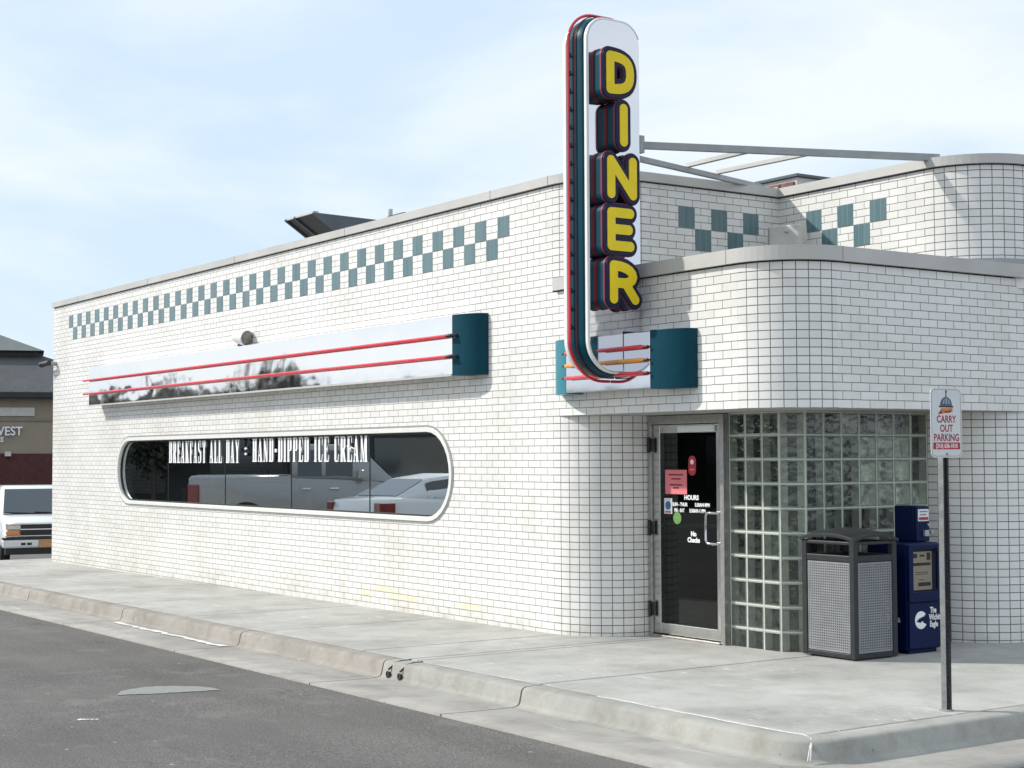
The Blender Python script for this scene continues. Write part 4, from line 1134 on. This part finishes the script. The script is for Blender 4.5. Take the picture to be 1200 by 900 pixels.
# coin head: tall housing stands on the back of the cabinet
hd = MB(); hd.box(2.665, 2.88, 1.600, 1.765, gx + .896, gx + 1.192); CH = hd.build('coin_head', M['blue_dark'], NB, bevel=.01)
hd = MB(); hd.box(2.881, 2.905, 1.602, 1.763, gx + .897, gx + 1.188); hd.build('coin_mechanism', M['blue'], CH, bevel=.008)
st = plate('price_sticker', [rrect(1.62, gx + 1.065, 1.752, gx + 1.165, .006)], .0015, FB(2.9055, 0, 0), M['signwhite'], CH)
plate('sticker_line', [rrect(1.64, gx + 1.14, 1.735, gx + 1.148, .002)], .0006, FB(2.9072, 0, 0), M['blue_sticker'], CH)
plate('sticker_line', [rrect(1.645, gx + 1.115, 1.72, gx + 1.122, .002)], .0006, FB(2.9072, 0, 0), M['ink'], CH)
mb = MB(); mb.box(2.907, 2.908, 1.63, 1.745, gx + 1.075, gx + 1.098); mb.build('sticker_band', M['red_sticker'], CH)
mb = MB(); mb.tube([(2.90, 1.735, gx + 1.035), (2.925, 1.735, gx + 1.035)], .012, 10); mb.box(2.905, 2.93, 1.68, 1.73, gx + .94, gx + .99); mb.box(2.905, 2.94, 1.745, 1.77, gx + .96, gx + .985); mb.build('coin_slot', M['galv'], CH, bevel=.002)
mb = MB(); mb.tube([(nx1, 1.66, gx + .83), (nx1 + .03, 1.66, gx + .83), (nx1 + .03, 1.70, gx + .83), (nx1, 1.70, gx + .83)], .006, 8); mb.build('pull_handle', M['black'], NB)

# ------------------------------------------------------------------ PARKING SIGN
px_, py_ = 5.15, -.69; gp = gz(px_)
PS = thing('parking_sign', (px_, py_, gp), 'white carry out parking sign on a square perforated steel post', 'sign')
mb = MB()
s = .022; t = .003
# square tube made of four walls; the drilled face is coloured dark for its shade
mb.box(px_ - s, px_ + s - t, py_ - s, py_ - s + t, gp, gp + 2.02); mb.box(px_ - s, px_ - s + t, py_ - s + t, py_ + s - t, gp, gp + 2.02); mb.box(px_ - s, px_ + s - t, py_ + s - t, py_ + s, gp, gp + 2.02)
M['postside'] = mat('post_side', (.22, .23, .23), .5, .4, .25, 25)  # lighter copy of the post steel, for its sunlit walls
post = mb.build('post', M['postside'], PS)
zt = gp + 2.02
holes = []
zc = gp + .035
while zc < gp + 1.98:
    holes.append([(py_ + .0055 * math.cos(a * PI / 4), zc + .0055 * math.sin(a * PI / 4)) for a in range(8)]); zc += .0254
plate('post_front', [[(py_ - s, gp), (py_ + s, gp), (py_ + s, zt), (py_ - s, zt)]] + holes, t, FB(px_ + s - t, 0, 0), M['postdark'], PS)
mb = MB(); mb.lathe([(.05, -.003), (.048, .004), (.034, .009)], (px_, py_, gp), 16); mb.build('post_collar', M['patch'], PS)
y0, y1, z0, z1 = -.825, -.535, 1.640, 2.078
xp = px_ + s + .001
sp = plate('sign_plate', [rrect(y0, z0, y1, z1, .035)], .003, FB(xp, 0, 0), M['signwhite'], PS)
plate('border_line', [rrect(y0 + .008, z0 + .008, y1 - .008, z1 - .008, .03), rrect(y0 + .011, z0 + .011, y1 - .011, z1 - .011, .028)], .0006, FB(xp + .003, 0, 0), M['signborder'], sp)
ym = (y0 + y1) / 2
for txt, z, ss, k in (('CARRY', 1.862, .078, .66), ('OUT', 1.804, .078, .66), ('PARKING', 1.746, .078, .66)):
    text('sign_text', txt, .063, FB(xp + .003, ym, z - .001), M['signred'], sp, .0008, .90, .0016, 'CENTER')
rb = plate('phone_band', [rrect(y0 + .02, 1.692, y1 - .02, 1.735, .003)], .0008, FB(xp + .003, 0, 0), M['red_sticker'], sp)
text('sign_text', '(316) 636-1010', .038, FB(xp + .004, ym, 1.701), HW, sp, .0008, .86, .001, 'CENTER')
# dome emblem
M['dome'] = mat('emblem_blue', (.07, .11, .18), .5, 0, .4, 60); M['dome2'] = mat('emblem_steel', (.35, .42, .50), .5); M['emorange'] = mat('emblem_orange', (.62, .22, .06), .5, 0, .4, 60); M['emred'] = mat('emblem_red', (.35, .03, .03), .5)
zb = 1.968
e = plate('emblem', [arc(ym, zb, .055, 0, 180, 14)], .0008, FB(xp + .003, 0, 0) @ Matrix.Diagonal((1, 1, 1, 1)), M['dome'], sp)
plate('emblem_spire', [[(ym - .006, zb + .054), (ym + .006, zb + .054), (ym + .003, zb + .10), (ym - .003, zb + .10)]], .0008, FB(xp + .003, 0, 0), M['dome'], sp)
plate('emblem_windows', [[(ym - .035, zb + .01), (ym - .018, zb + .01), (ym - .012, zb + .045), (ym - .026, zb + .03)]], .0006, FB(xp + .004, 0, 0), M['dome2'], sp)
plate('emblem_windows', [[(ym - .006, zb + .01), (ym + .010, zb + .01), (ym + .008, zb + .048), (ym - .004, zb + .048)]], .0006, FB(xp + .004, 0, 0), M['dome2'], sp)
plate('emblem_windows', [[(ym + .022, zb + .01), (ym + .038, zb + .01), (ym + .030, zb + .03), (ym + .018, zb + .045)]], .0006, FB(xp + .004, 0, 0), M['dome2'], sp)
plate('emblem_base', [rrect(ym - .066, zb - .012, ym + .066, zb - .001, .002)], .0008, FB(xp + .003, 0, 0), M['ink'], sp)
plate('emblem_banner', [[(ym - .07, zb - .048), (ym - .045, zb - .018), (ym + .06, zb - .014), (ym + .06, zb - .038), (ym + .02, zb - .048)]], .0008, FB(xp + .003, 0, 0), M['emorange'], sp)
plate('emblem_banner', [[(ym - .078, zb - .055), (ym - .05, zb - .030), (ym - .03, zb - .050)]], .0006, FB(xp + .0042, 0, 0), M['emred'], sp)
plate('emblem_banner', [[(ym - .02, zb - .035), (ym + .05, zb - .030), (ym + .04, zb - .044), (ym - .01, zb - .044)]], .0006, FB(xp + .0042, 0, 0), M['emred'], sp)
mb = MB(); mb.lathe([(.006, 0), (.006, .004), (.003, .006)], (xp + .003, ym, 1.662), 12, 'x'); mb.lathe([(.006, 0), (.006, .004), (.003, .006)], (xp + .003, ym, 2.055), 12, 'x'); mb.build('bolt', M['ink'], sp)

# ------------------------------------------------------------------ VEHICLES
def loftbody(mb, stations, n=10, close=True):
    """stations: list of (x, halfwidth_bottom, halfwidth_top, z0, z1, roundness)"""
    rings = []
    for x, wb, wt, z0, z1, r in stations:
        L = []
        for s_ in (1, -1):
            seq = [(wb - r * .5, z0), (wb, z0 + r * .6), (wb + (wt - wb) * .4, z0 + (z1 - z0) * .45), (wt, z1 - r), (wt - r * .35, z1 - r * .3), (wt - r, z1)]
            if s_ == -1: seq = seq[::-1]
            L += [(x, s_ * y, z) for y, z in seq]
        rings.append(L)
    k = len(rings[0]); vs = [v for R in rings for v in R]; fs = []
    for i in range(len(rings) - 1):
        for j in range(k): fs.append((i * k + j, i * k + (j + 1) % k, (i + 1) * k + (j + 1) % k, (i + 1) * k + j))
    mb.add(vs, fs, True); mb.add(rings[0], [tuple(range(k))]); mb.add(rings[-1], [tuple(range(k))[::-1]])
def vehicle(name, loc, head, label, cat, kind, paint):
    R = thing(name, loc, label, cat); ORG[R] = Vector((0, 0, 0)); R.rotation_euler = (0, 0, head)
    # nose at +x, z=0 ground
    if kind == 'sedan':
        Ln = 4.8; W2 = .90
        st = [(-2.4, .70, .68, .42, .80, .08), (-2.33, .82, .78, .28, 1.00, .10), (-1.9, .88, .82, .22, 1.05, .10), (-1.2, .90, .84, .20, 1.02, .08), (0, .91, .86, .20, .98, .08), (.9, .91, .84, .20, .96, .08), (1.7, .89, .80, .22, .90, .10), (2.25, .82, .72, .28, .76, .12), (2.4, .70, .62, .38, .62, .10)]
        cab = [(-1.95, .74, .70, .98, 1.04, .03), (-1.25, .78, .62, .98, 1.36, .06), (-.6, .80, .60, .98, 1.44, .07), (.15, .80, .60, .96, 1.43, .07), (.55, .80, .62, .95, 1.36, .05), (1.30, .76, .70, .92, .97, .03)]
        wx = (-1.4, 1.45); wr = .33
    else:
        Ln = 5.6; W2 = .98
        st = [(-2.8, .90, .90, .50, 1.32, .05), (-2.75, .95, .93, .45, 1.36, .06), (-.75, .97, .94, .42, 1.36, .06), (-.74, .97, .94, .40, 1.33, .06), (.9, .97, .92, .40, 1.28, .07), (1.1, .97, .90, .40, 1.24, .09), (2.2, .95, .86, .42, 1.16, .12), (2.66, .92, .80, .45, 1.06, .12), (2.78, .84, .74, .55, .96, .08)]
        cab = [(-.74, .90, .78, 1.25, 1.92, .08), (-.60, .91, .80, 1.25, 1.96, .09), (.35, .92, .80, 1.25, 1.95, .09), (.60, .92, .80, 1.23, 1.86, .07), (1.25, .90, .84, 1.20, 1.28, .04)]
        wx = (-1.65, 1.75); wr = .40
    mb = MB(); loftbody(mb, st); body = mb.build('body', paint, R)
    mb = MB(); loftbody(mb, cab); cb = mb.build('cabin', paint, body)
    # windows as slightly proud dark panels
    mb = MB()
    def lerp(a, b, t): return a + (b - a) * t
    def cabpt(x, hfrac, side, off):
        for a, b in zip(cab, cab[1:]):
            if a[0] <= x <= b[0]:
                t = (x - a[0]) / (b[0] - a[0]); wb = lerp(a[1], b[1], t); wt = lerp(a[2], b[2], t); z0_ = lerp(a[3], b[3], t); z1_ = lerp(a[4], b[4], t)
                # follow same ring shape
                y = lerp(lerp(wb, wt, .4), wt, (hfrac - .45) / .45) if hfrac > .45 else lerp(wb, lerp(wb, wt, .4), hfrac / .45)
                return (x, side * (y + off), lerp(z0_, z1_, hfrac))
    if kind == 'sedan': wins = [(-1.35, -1.0, -.45), (-.40, None, .35), (.40, .5, 1.0)]
    spans = [(-1.30, -.45), (-.38, .42)] if kind == 'sedan' else [(-.60, -.12), (-.04, .52)]
    for side in (1, -1):
        for a, b in spans:
            for k in range(6):
                x0_, x1_ = lerp(a, b, k / 6), lerp(a, b, (k + 1) / 6)
                mb.add([cabpt(x0_, .14, side, .012), cabpt(x1_, .14, side, .012), cabpt(x1_, .84, side, .012), cabpt(x0_, .84, side, .012)], [(0, 1, 2, 3)])
    mb.build('side_windows', M['carglass'], cb, fix=False)
    mb = MB()
    def slant(i, j, f0, f1, top):
        a, b = cab[i], cab[j]
        pts = []
        for f in (f0, f1):
            x = lerp(a[0], b[0], f); z = lerp(a[4], b[4], f) + .012; wv = lerp(a[2], b[2], f) - .05
            pts.append((x, wv, z))
        mb.add([(pts[0][0], -pts[0][1], pts[0][2]), (pts[0][0], pts[0][1], pts[0][2]), (pts[1][0], pts[1][1], pts[1][2]), (pts[1][0], -pts[1][1], pts[1][2])], [(0, 1, 2, 3)])
    slant(len(cab) - 2, len(cab) - 1, .04, .93, True); mb.build('windshield', M['carglass'], cb, fix=False)
    if kind == 'sedan':
        mb = MB(); slant(0, 1, .08, .94, True); mb.build('rear_window', M['carglass'], cb, fix=False)
    for x in wx:
        for side in (1, -1):
            mb = MB(); yv = side * (W2 - .16)
            mb.lathe([(wr * .6, -.10), (wr * .93, -.105), (wr, -.07), (wr, .07), (wr * .93, .105), (wr * .6, .10)], (x, yv, wr), 26, 'y'); wl = mb.build('wheel', M['rubber'], R)
            mb = MB(); mb.lathe([(wr * .60, -.108 if side < 0 else .098), (wr * .55, -.112 if side < 0 else .112), (.05, -.09 if side < 0 else .09)], (x, yv, wr), 20, 'y'); mb.build('rim', M['chrome'], wl)
            # dark wheel arch
            mb = MB(); mb.prism([(x + (wr + .07) * math.cos(a * PI / 14), wr + (wr + .07) * math.sin(a * PI / 14)) for a in range(15)], lambda u, v, w_: (u, side * (W2 + .012 - .25 * w_), max(v, .30))); mb.build('wheel_arch', M['black'], body)
    zt_ = .85 if kind == 'sedan' else .98
    xt = -2.36 if kind == 'sedan' else -2.78
    for side in (1, -1):
        mb = MB(); hv = .12 if kind == 'sedan' else .22
        mb.box(xt - .04, xt + (.30 if kind == 'sedan' else .18), side * (W2 - .12) - .115, side * (W2 - .12) + .115, zt_ - hv, zt_ + hv)
        mb.build('tail_light', M['tail'], body, bevel=.02)
    for side in (1, -1):
        mb = MB(); zh = .66 if kind == 'sedan' else .92; xh_ = 2.28 if kind == 'sedan' else 2.66
        mb.box(xh_ - .12, xh_ + .08, side * (W2 - .22) - .15, side * (W2 - .22) + .13, zh - .09, zh + .09); mb.build('headlight', M['headlamp'], body, bevel=.03)
    for side in (1, -1):
        for xx_ in ((-.75, .25) if kind == 'sedan' else (-.42, .15)):
            mb = MB(); mb.box(xx_ - .09, xx_ + .09, side * (W2 - .01) - .015, side * (W2 - .01) + .02, (.84 if kind == 'sedan' else 1.10), (.87 if kind == 'sedan' else 1.13)); mb.build('door_handle', M['chrome'], body)
    for side in (1, -1):
        mb = MB(); mb.box(.62, .74, side * (W2 - .02), side * (W2 + .17), .98 if kind == 'sedan' else 1.28, 1.12 if kind == 'sedan' else 1.46)
        mb.build('mirror', paint, body, bevel=.03)
    if kind == 'pickup':
        mb = MB(); mb.box(-2.95, -2.78, -.93, .93, .50, .70); mb.build('rear_bumper', M['chrome'], body, bevel=.03)
        mb = MB(); mb.box(-2.70, -.80, -.80, .80, 1.352, 1.366); mb.build('bed_cover', M['black'], body)
    else:
        mb = MB(); mb.box(-2.46, -2.36, -.7, .7, .36, .55); mb.build('rear_bumper', paint, body, bevel=.04)
    R.scale = (1, 1, 1.08)
    return R
hdg = math.atan2(-.894, .448)
gA = gz(-14) - .115
vehicle('parked_pickup', (-17.9, -7.0, -.17), hdg + .0, 'silver crew cab pickup parked across from the diner window', 'pickup truck', 'pickup', M['car_silver'])
vehicle('parked_sedan', (-13.8, -7.7, -.20), math.atan2(-.995, -.02), 'white four-door sedan parked beside the silver pickup', 'car', 'sedan', M['car_white'])

# white truck in the background: detailed front
def front_truck():
    loc = Vector((-20.2, 1.82, 0)); gzv = gz(-21) - .115
    loc.z = gzv
    R = thing('parked_truck', loc, 'white compact pickup truck facing us beyond the left end of the diner', 'pickup truck'); ORG[R] = Vector((0, 0, 0))
    R.rotation_euler = (0, 0, math.radians(-10))
    P_ = M['car_white']
    st = [(-4.6, .80, .80, .45, 1.02, .05), (-1.9, .86, .84, .40, 1.04, .07), (-1.2, .86, .84, .40, 1.05, .08), (-.5, .86, .80, .40, 1.02, .10), (-.12, .85, .76, .42, .96, .12), (-.02, .80, .70, .48, .90, .10)]
    mb = MB(); loftbody(mb, st); body = mb.build('body', P_, R)
    cab = [(-3.0, .78, .66, 1.0, 1.58, .08), (-2.8, .79, .67, 1.0, 1.63, .09), (-1.95, .79, .67, 1.0, 1.62, .09), (-1.72, .79, .68, 1.0, 1.56, .06), (-1.10, .80, .74, 1.0, 1.05, .03)]
    mb = MB(); loftbody(mb, cab); cb = mb.build('cabin', P_, body)
    mb = MB(); mb.add([(-1.70, -.62, 1.56), (-1.70, .62, 1.56), (-1.06, .72, 1.07), (-1.06, -.72, 1.07)], [(0, 1, 2, 3)]); mb.build('windshield', M['carglass'], cb, fix=False)
    mb = MB(); mb.tube([(-1.02, .55, 1.06), (-1.05, -.10, 1.085)], .012, 6); mb.tube([(-1.02, -.08, 1.06), (-1.05, -.68, 1.085)], .012, 6); mb.box(-1.10, -1.0, -.72, .72, 1.035, 1.058); mb.build('wipers', M['black'], cb)
    mb = MB(); mb.box(-.01, .03, -.50, .50, .64, .88); gr = mb.build('grille', M['black'], body)
    mb = MB(); mb.box(.0, .055, -.52, .52, .755, .785); mb.box(.0, .05, -.80, .80, .625, .65); mb.box(.0, .05, -.80, .80, .865, .89); mb.build('grille_bars', M['chrome'], gr, bevel=.01)
    for s_ in (1, -1):
        ya, yb = (.50, .78) if s_ > 0 else (-.78, -.50)
        mb = MB(); mb.box(-.08, .035, ya, yb, .765, .875); hl = mb.build('headlight', M['headlamp'], body, bevel=.015)
        mb = MB(); mb.box(-.08, .035, ya + (.0 if s_ > 0 else 0), yb + .02 * s_, .655, .745); mb.build('turn_signal', M['amber'], body, bevel=.015)
    mb = MB(); mb.box(-.12, .16, -.86, .86, .40, .575); bp = mb.build('front_bumper', P_, body, bevel=.04)
    mb = MB(); mb.box(.0, .165, -.865, .865, .576, .612); mb.build('bumper_strip', M['black'], bp)
    mb = MB(); mb.box(.161, .168, -.17, .17, .41, .57); mb.build('license_plate', M['plate_tan'], bp)
    mb = MB()
    for ya in (.42, .30): mb.box(.158, .165, -ya - .09, -ya + .0, .46, .51)
    mb.build('bumper_slots', M['black'], bp)
    mb = MB(); mb.box(-.1, .10, -.8, .8, .27, .40); mb.build('valance', M['black'], body)
    for s_ in (1, -1):
        mb = MB(); mb.box(-1.45, -1.33, s_ * .84, s_ * 1.02, 1.03, 1.19); mb.build('mirror', P_, body, bevel=.03)
        for x in (-.75, -3.6):
            mb = MB(); mb.lathe([(.2, -.09), (.33, -.095), (.35, -.06), (.35, .06), (.33, .095), (.2, .09)], (x, s_ * .74, .35), 22, 'y'); wl = mb.build('wheel', M['rubber'], R)
            mb = MB(); mb.lathe([(.2, -.097 if s_ < 0 else .09), (.04, -.1 if s_ < 0 else .1)], (x, s_ * .74, .35), 18, 'y'); mb.build('rim', M['chrome'], wl)
front_truck()

# ------------------------------------------------------------------ BACKGROUND BUILDING (left)
def far_building():
    ctr = Vector((-66, 17.3, gz(-60) - .115))
    yaw = math.atan2(-.31, 1.0)   # faces the camera
    R = thing('retail_building', ctr, 'tan retail building with grey metal roof, cupola and WEST lettering', 'building'); ORG[R] = Vector((0, 0, 0)); R.rotation_euler = (0, 0, yaw)
    # local: x toward camera, y to the right in the picture (right = +y), z up ; world x-right in picture is +Y
    y0_, y1_ = -12, 4.2
    mb = MB(); mb.box(-10, 0, y0_, y1_, 2.55, 5.3); mb.build('wall', M['tan'], R)
    mb = MB(); mb.box(-10, .12, y0_ - .1, y1_ + .1, 0, 2.55); mb.build('brick_base', M['maroon'], R)
    mb = MB(); mb.box(-.1, .06, y0_, y1_, 4.15, 4.28); mb.build('string_course', M['tan_dark'], R)
    mb = MB(); mb.box(-10.4, .7, y0_ - .6, y1_ + .7, 5.28, 5.58); mb.build('fascia', M['black'], R, bevel=.03)
    roof = [(.6, y1_ + .6, 5.58), (.6, y0_ - .6, 5.58), (-10.3, y0_ - .6, 5.58), (-10.3, y1_ + .6, 5.58), (-3.6, -.9, 7.65), (-3.6, y0_ + 4, 7.65), (-6.4, y0_ + 4, 7.65), (-6.4, -.9, 7.65)]
    obj('roof', roof, [(0, 4, 5, 1), (1, 5, 6, 2), (2, 6, 7, 3), (3, 7, 4, 0), (4, 7, 6, 5)], M['roofgray'], R)
    mb = MB()
    for k in range(24):
        y = y1_ - .3 - k * .62
        mb.box(-.02, .05, y - .04, y + .04, 0, 1, basis((.62, 0, 5.62), (1, 0, 0), (0, 1, 0), (-.12, 0, .28)))
    mb.build('snow_guards', M['roofpale'], R)
    mb = MB(); mb.box(-6.6, -3.4, -12, -1.25, 7.6, 7.85); cp = mb.build('cupola', M['black'], R)
    obj('cupola_roof', [(-2.9, -.75, 7.85), (-2.9, -12.5, 7.85), (-7.1, -12.5, 7.85), (-7.1, -.75, 7.85), (-5, -5.2, 9.6), (-5, -8.5, 9.6)], [(0, 4, 5, 1), (1, 5, 2), (2, 5, 4, 3), (3, 4, 0)], M['roofpale'], cp)
    mb = MB(); mb.tube([(-5, -5.4, 9.5), (-5, -5.4, 10.0)], .07, 8); mb.build('finial', M['roofpale'], cp)
    mb = MB(); mb.box(-.02, .10, -9, -1.2, 4.40, 4.83); mb.build('sign_panel', M['signpanel'], R, bevel=.02)
    T = basis((.12, -1.77, 3.46), (0, 1, 0), (0, 0, 1), (1, 0, 0))
    text('sign_letters', 'WEST', .60, T, M['white_letter'], R, .06, .92, .01, 'RIGHT')
    text('sign_letters', 'S', .34, T @ Matrix.Translation((-1.05, -.33, 0)), M['white_letter'], R, .05, 1, .01)
    mb = MB(); mb.box(.121, .3, -2.6, -2.3, 2.42, 2.66); mb.build('wall_lamp', M['signpanel'], R)
far_building()

# ------------------------------------------------------------------ things across the lot (seen in the reflections)
OB = thing('strip_mall', (-52, -30, 0), 'long dark brick shop building across the parking lot', 'building'); ORG[OB] = Vector((0, 0, 0)); OB.rotation_euler = (0, 0, math.atan2(.62, .78) )
mb = MB(); mb.box(-3, 0, -34, 34, -.6, 4.3); mb.build('wall', mat('dark_stucco', (.05, .055, .055), .9, 0, .3, .4), OB)
mb = MB(); mb.box(-3.2, .4, -34.3, 34.3, 4.3, 4.7); mb.build('fascia', M['tan_dark'], OB)
for k in range(9):
    mb = MB(); mb.box(.0, .06, -32 + k * 7.4, -27 + k * 7.4, .0, 2.6); mb.build('shop_window', M['carglass'], OB)
def tree(x, y, h, label):
    R = thing('bare_edge_tree', (x, y, gz(x) - .15), label, 'tree', 'trees across the parking lot'); R.name = 'shade_tree'
    ORG[R] = Vector((0, 0, 0)); rnd = random.Random(int(x * 13 + y))
    mb = MB(); mb.tube([(0, 0, 0), (.05, .02, h * .3), (-.05, .05, h * .6), (.0, 0, h * .85)], [h * .03, h * .024, h * .014, h * .006], 8)
    for k in range(7):
        a = rnd.uniform(0, 6.28); z = h * rnd.uniform(.3, .6); r = h * .28
        mb.tube([(0, 0, z), (r * .5 * math.cos(a), r * .5 * math.sin(a), z + h * .12), (r * math.cos(a), r * math.sin(a), z + h * .22)], [h * .012, h * .008, h * .004], 6)
    mb.build('trunk', M['bark'], R)
    mb = MB(); cl = [(Vector((rnd.gauss(0, .17), rnd.gauss(0, .17), rnd.uniform(.42, .92))) * h, h * rnd.uniform(.08, .16)) for _ in range(22)]
    for cc, rr in cl:
        for _ in range(170):
            p = cc + Vector((rnd.gauss(0, 1), rnd.gauss(0, 1), rnd.gauss(0, .8))) * rr * .6
            a = Vector((rnd.gauss(0, 1), rnd.gauss(0, 1), rnd.gauss(0, 1))).normalized() * .16; b = a.orthogonal().normalized() * .12
            mb.add([p - a, p + b, p + a, p - b], [(0, 1, 2, 3)])
    mb.build('crown', M['leaf'], R, fix=False)
for i, (x, y, h) in enumerate(((-62, -15, 5.4), (-58, -19, 5.0), (-66, -24, 6.2), (-55, -24.5, 6.6), (-44, -36, 4.6), (-22, -44, 6.0), (-60, -8, 4.6))):
    tree(x, y, h, ['broad dark tree', 'low round tree', 'tall dark tree', 'mid-height spreading tree', 'short dense tree', 'lone tall tree', 'small tree nearest the tan building'][i] + ' across the parking lot')

# ------------------------------------------------------------------ CAMERA
f, yaw, pitch, roll = 1856.77, math.radians(145.69366834), math.radians(2.64872344), math.radians(-.2448051)
fw = Vector((math.cos(yaw) * math.cos(pitch), math.sin(yaw) * math.cos(pitch), math.sin(pitch)))
r = fw.cross(Vector((0, 0, 1))).normalized(); u = r.cross(fw)
r2 = r * math.cos(roll) + u * math.sin(roll); u2 = -r * math.sin(roll) + u * math.cos(roll)
cam = bpy.data.cameras.new('camera'); co = bpy.data.objects.new('camera', cam); COL.objects.link(co)
cam.sensor_width = 36; cam.lens = f / 1200 * 36; cam.clip_end = 2000; cam.clip_start = .1
Mx = basis((11.88783952, -8.57421911, 1.65326314), r2, u2, -fw); co.matrix_world = Mx
SC.camera = co

# ------------------------------------------------------------------ LIGHT AND SKY
EL = math.radians(36)
sd_ = Vector((-.7071 * math.cos(EL), -.7071 * math.cos(EL), math.sin(EL)))
sun = bpy.data.lights.new('sun', 'SUN'); sun.energy = 4.0; sun.angle = math.radians(1.4); sun.color = (1, .955, .885)
so = bpy.data.objects.new('sun', sun); COL.objects.link(so); so.rotation_euler = sd_.to_track_quat('Z', 'Y').to_euler()
wd = bpy.data.worlds.new('World'); SC.world = wd; wd.use_nodes = True
nt_ = wd.node_tree; nn = nt_.nodes; bg = nn['Background']; lk = nt_.links
sky = nn.new('ShaderNodeTexSky'); sky.sky_type = 'NISHITA'; sky.sun_disc = False; sky.sun_elevation = EL; sky.sun_rotation = math.radians(225)
sky.air_density = 1; sky.dust_density = 1.2; sky.ozone_density = 1
tc = nn.new('ShaderNodeTexCoord')
mp = nn.new('ShaderNodeMapping'); mp.inputs['Scale'].default_value = (1.0, 1.0, 3.2); mp.inputs['Rotation'].default_value = (.1, .25, .3)
lk.new(tc.outputs['Generated'], mp.inputs['Vector'])
n1 = nn.new('ShaderNodeTexNoise'); n1.inputs['Scale'].default_value = 3.0; n1.inputs['Detail'].default_value = 9; n1.inputs['Roughness'].default_value = .52; n1.inputs['Distortion'].default_value = .35
lk.new(mp.outputs[0], n1.inputs['Vector'])
rp = nn.new('ShaderNodeValToRGB'); lk.new(n1.outputs['Fac'], rp.inputs['Fac'])
rp.color_ramp.elements[0].position = .38; rp.color_ramp.elements[0].color = (0, 0, 0, 1)
rp.color_ramp.elements[1].position = .60; rp.color_ramp.elements[1].color = (1, 1, 1, 1)
mx = nn.new('ShaderNodeMix'); mx.data_type = 'RGBA'
ins = [i for i in mx.inputs if i.enabled]
lk.new(rp.outputs['Color'], ins[0]) if False else None
sep = nn.new('ShaderNodeRGBToBW'); lk.new(rp.outputs['Color'], sep.inputs[0]); lk.new(sep.outputs[0], ins[0])
m0 = nn.new('ShaderNodeMix'); m0.data_type = 'RGBA'; i0 = [i for i in m0.inputs if i.enabled]
lk.new(sep.outputs[0], i0[0]); i0[1].default_value = (7.0, 8.6, 10.6, 1); i0[2].default_value = (9.7, 10.4, 10.9, 1)
for L_ in list(ins[0].links): lk.remove(L_)
ins[0].default_value = .86
lk.new(sky.outputs[0], ins[1]); lk.new([o for o in m0.outputs if o.enabled][0], ins[2])
lk.new([o for o in mx.outputs if o.enabled][0], bg.inputs['Color']); bg.inputs['Strength'].default_value = .1
SC.view_settings.view_transform = 'Standard'; SC.view_settings.look = 'None'; SC.view_settings.gamma = 1; SC.view_settings.exposure = .08
try: SC.view_settings.use_curve_mapping = False
except Exception: pass
SC.render.engine = 'CYCLES'; SC.cycles.max_bounces = 8; SC.cycles.transparent_max_bounces = 8
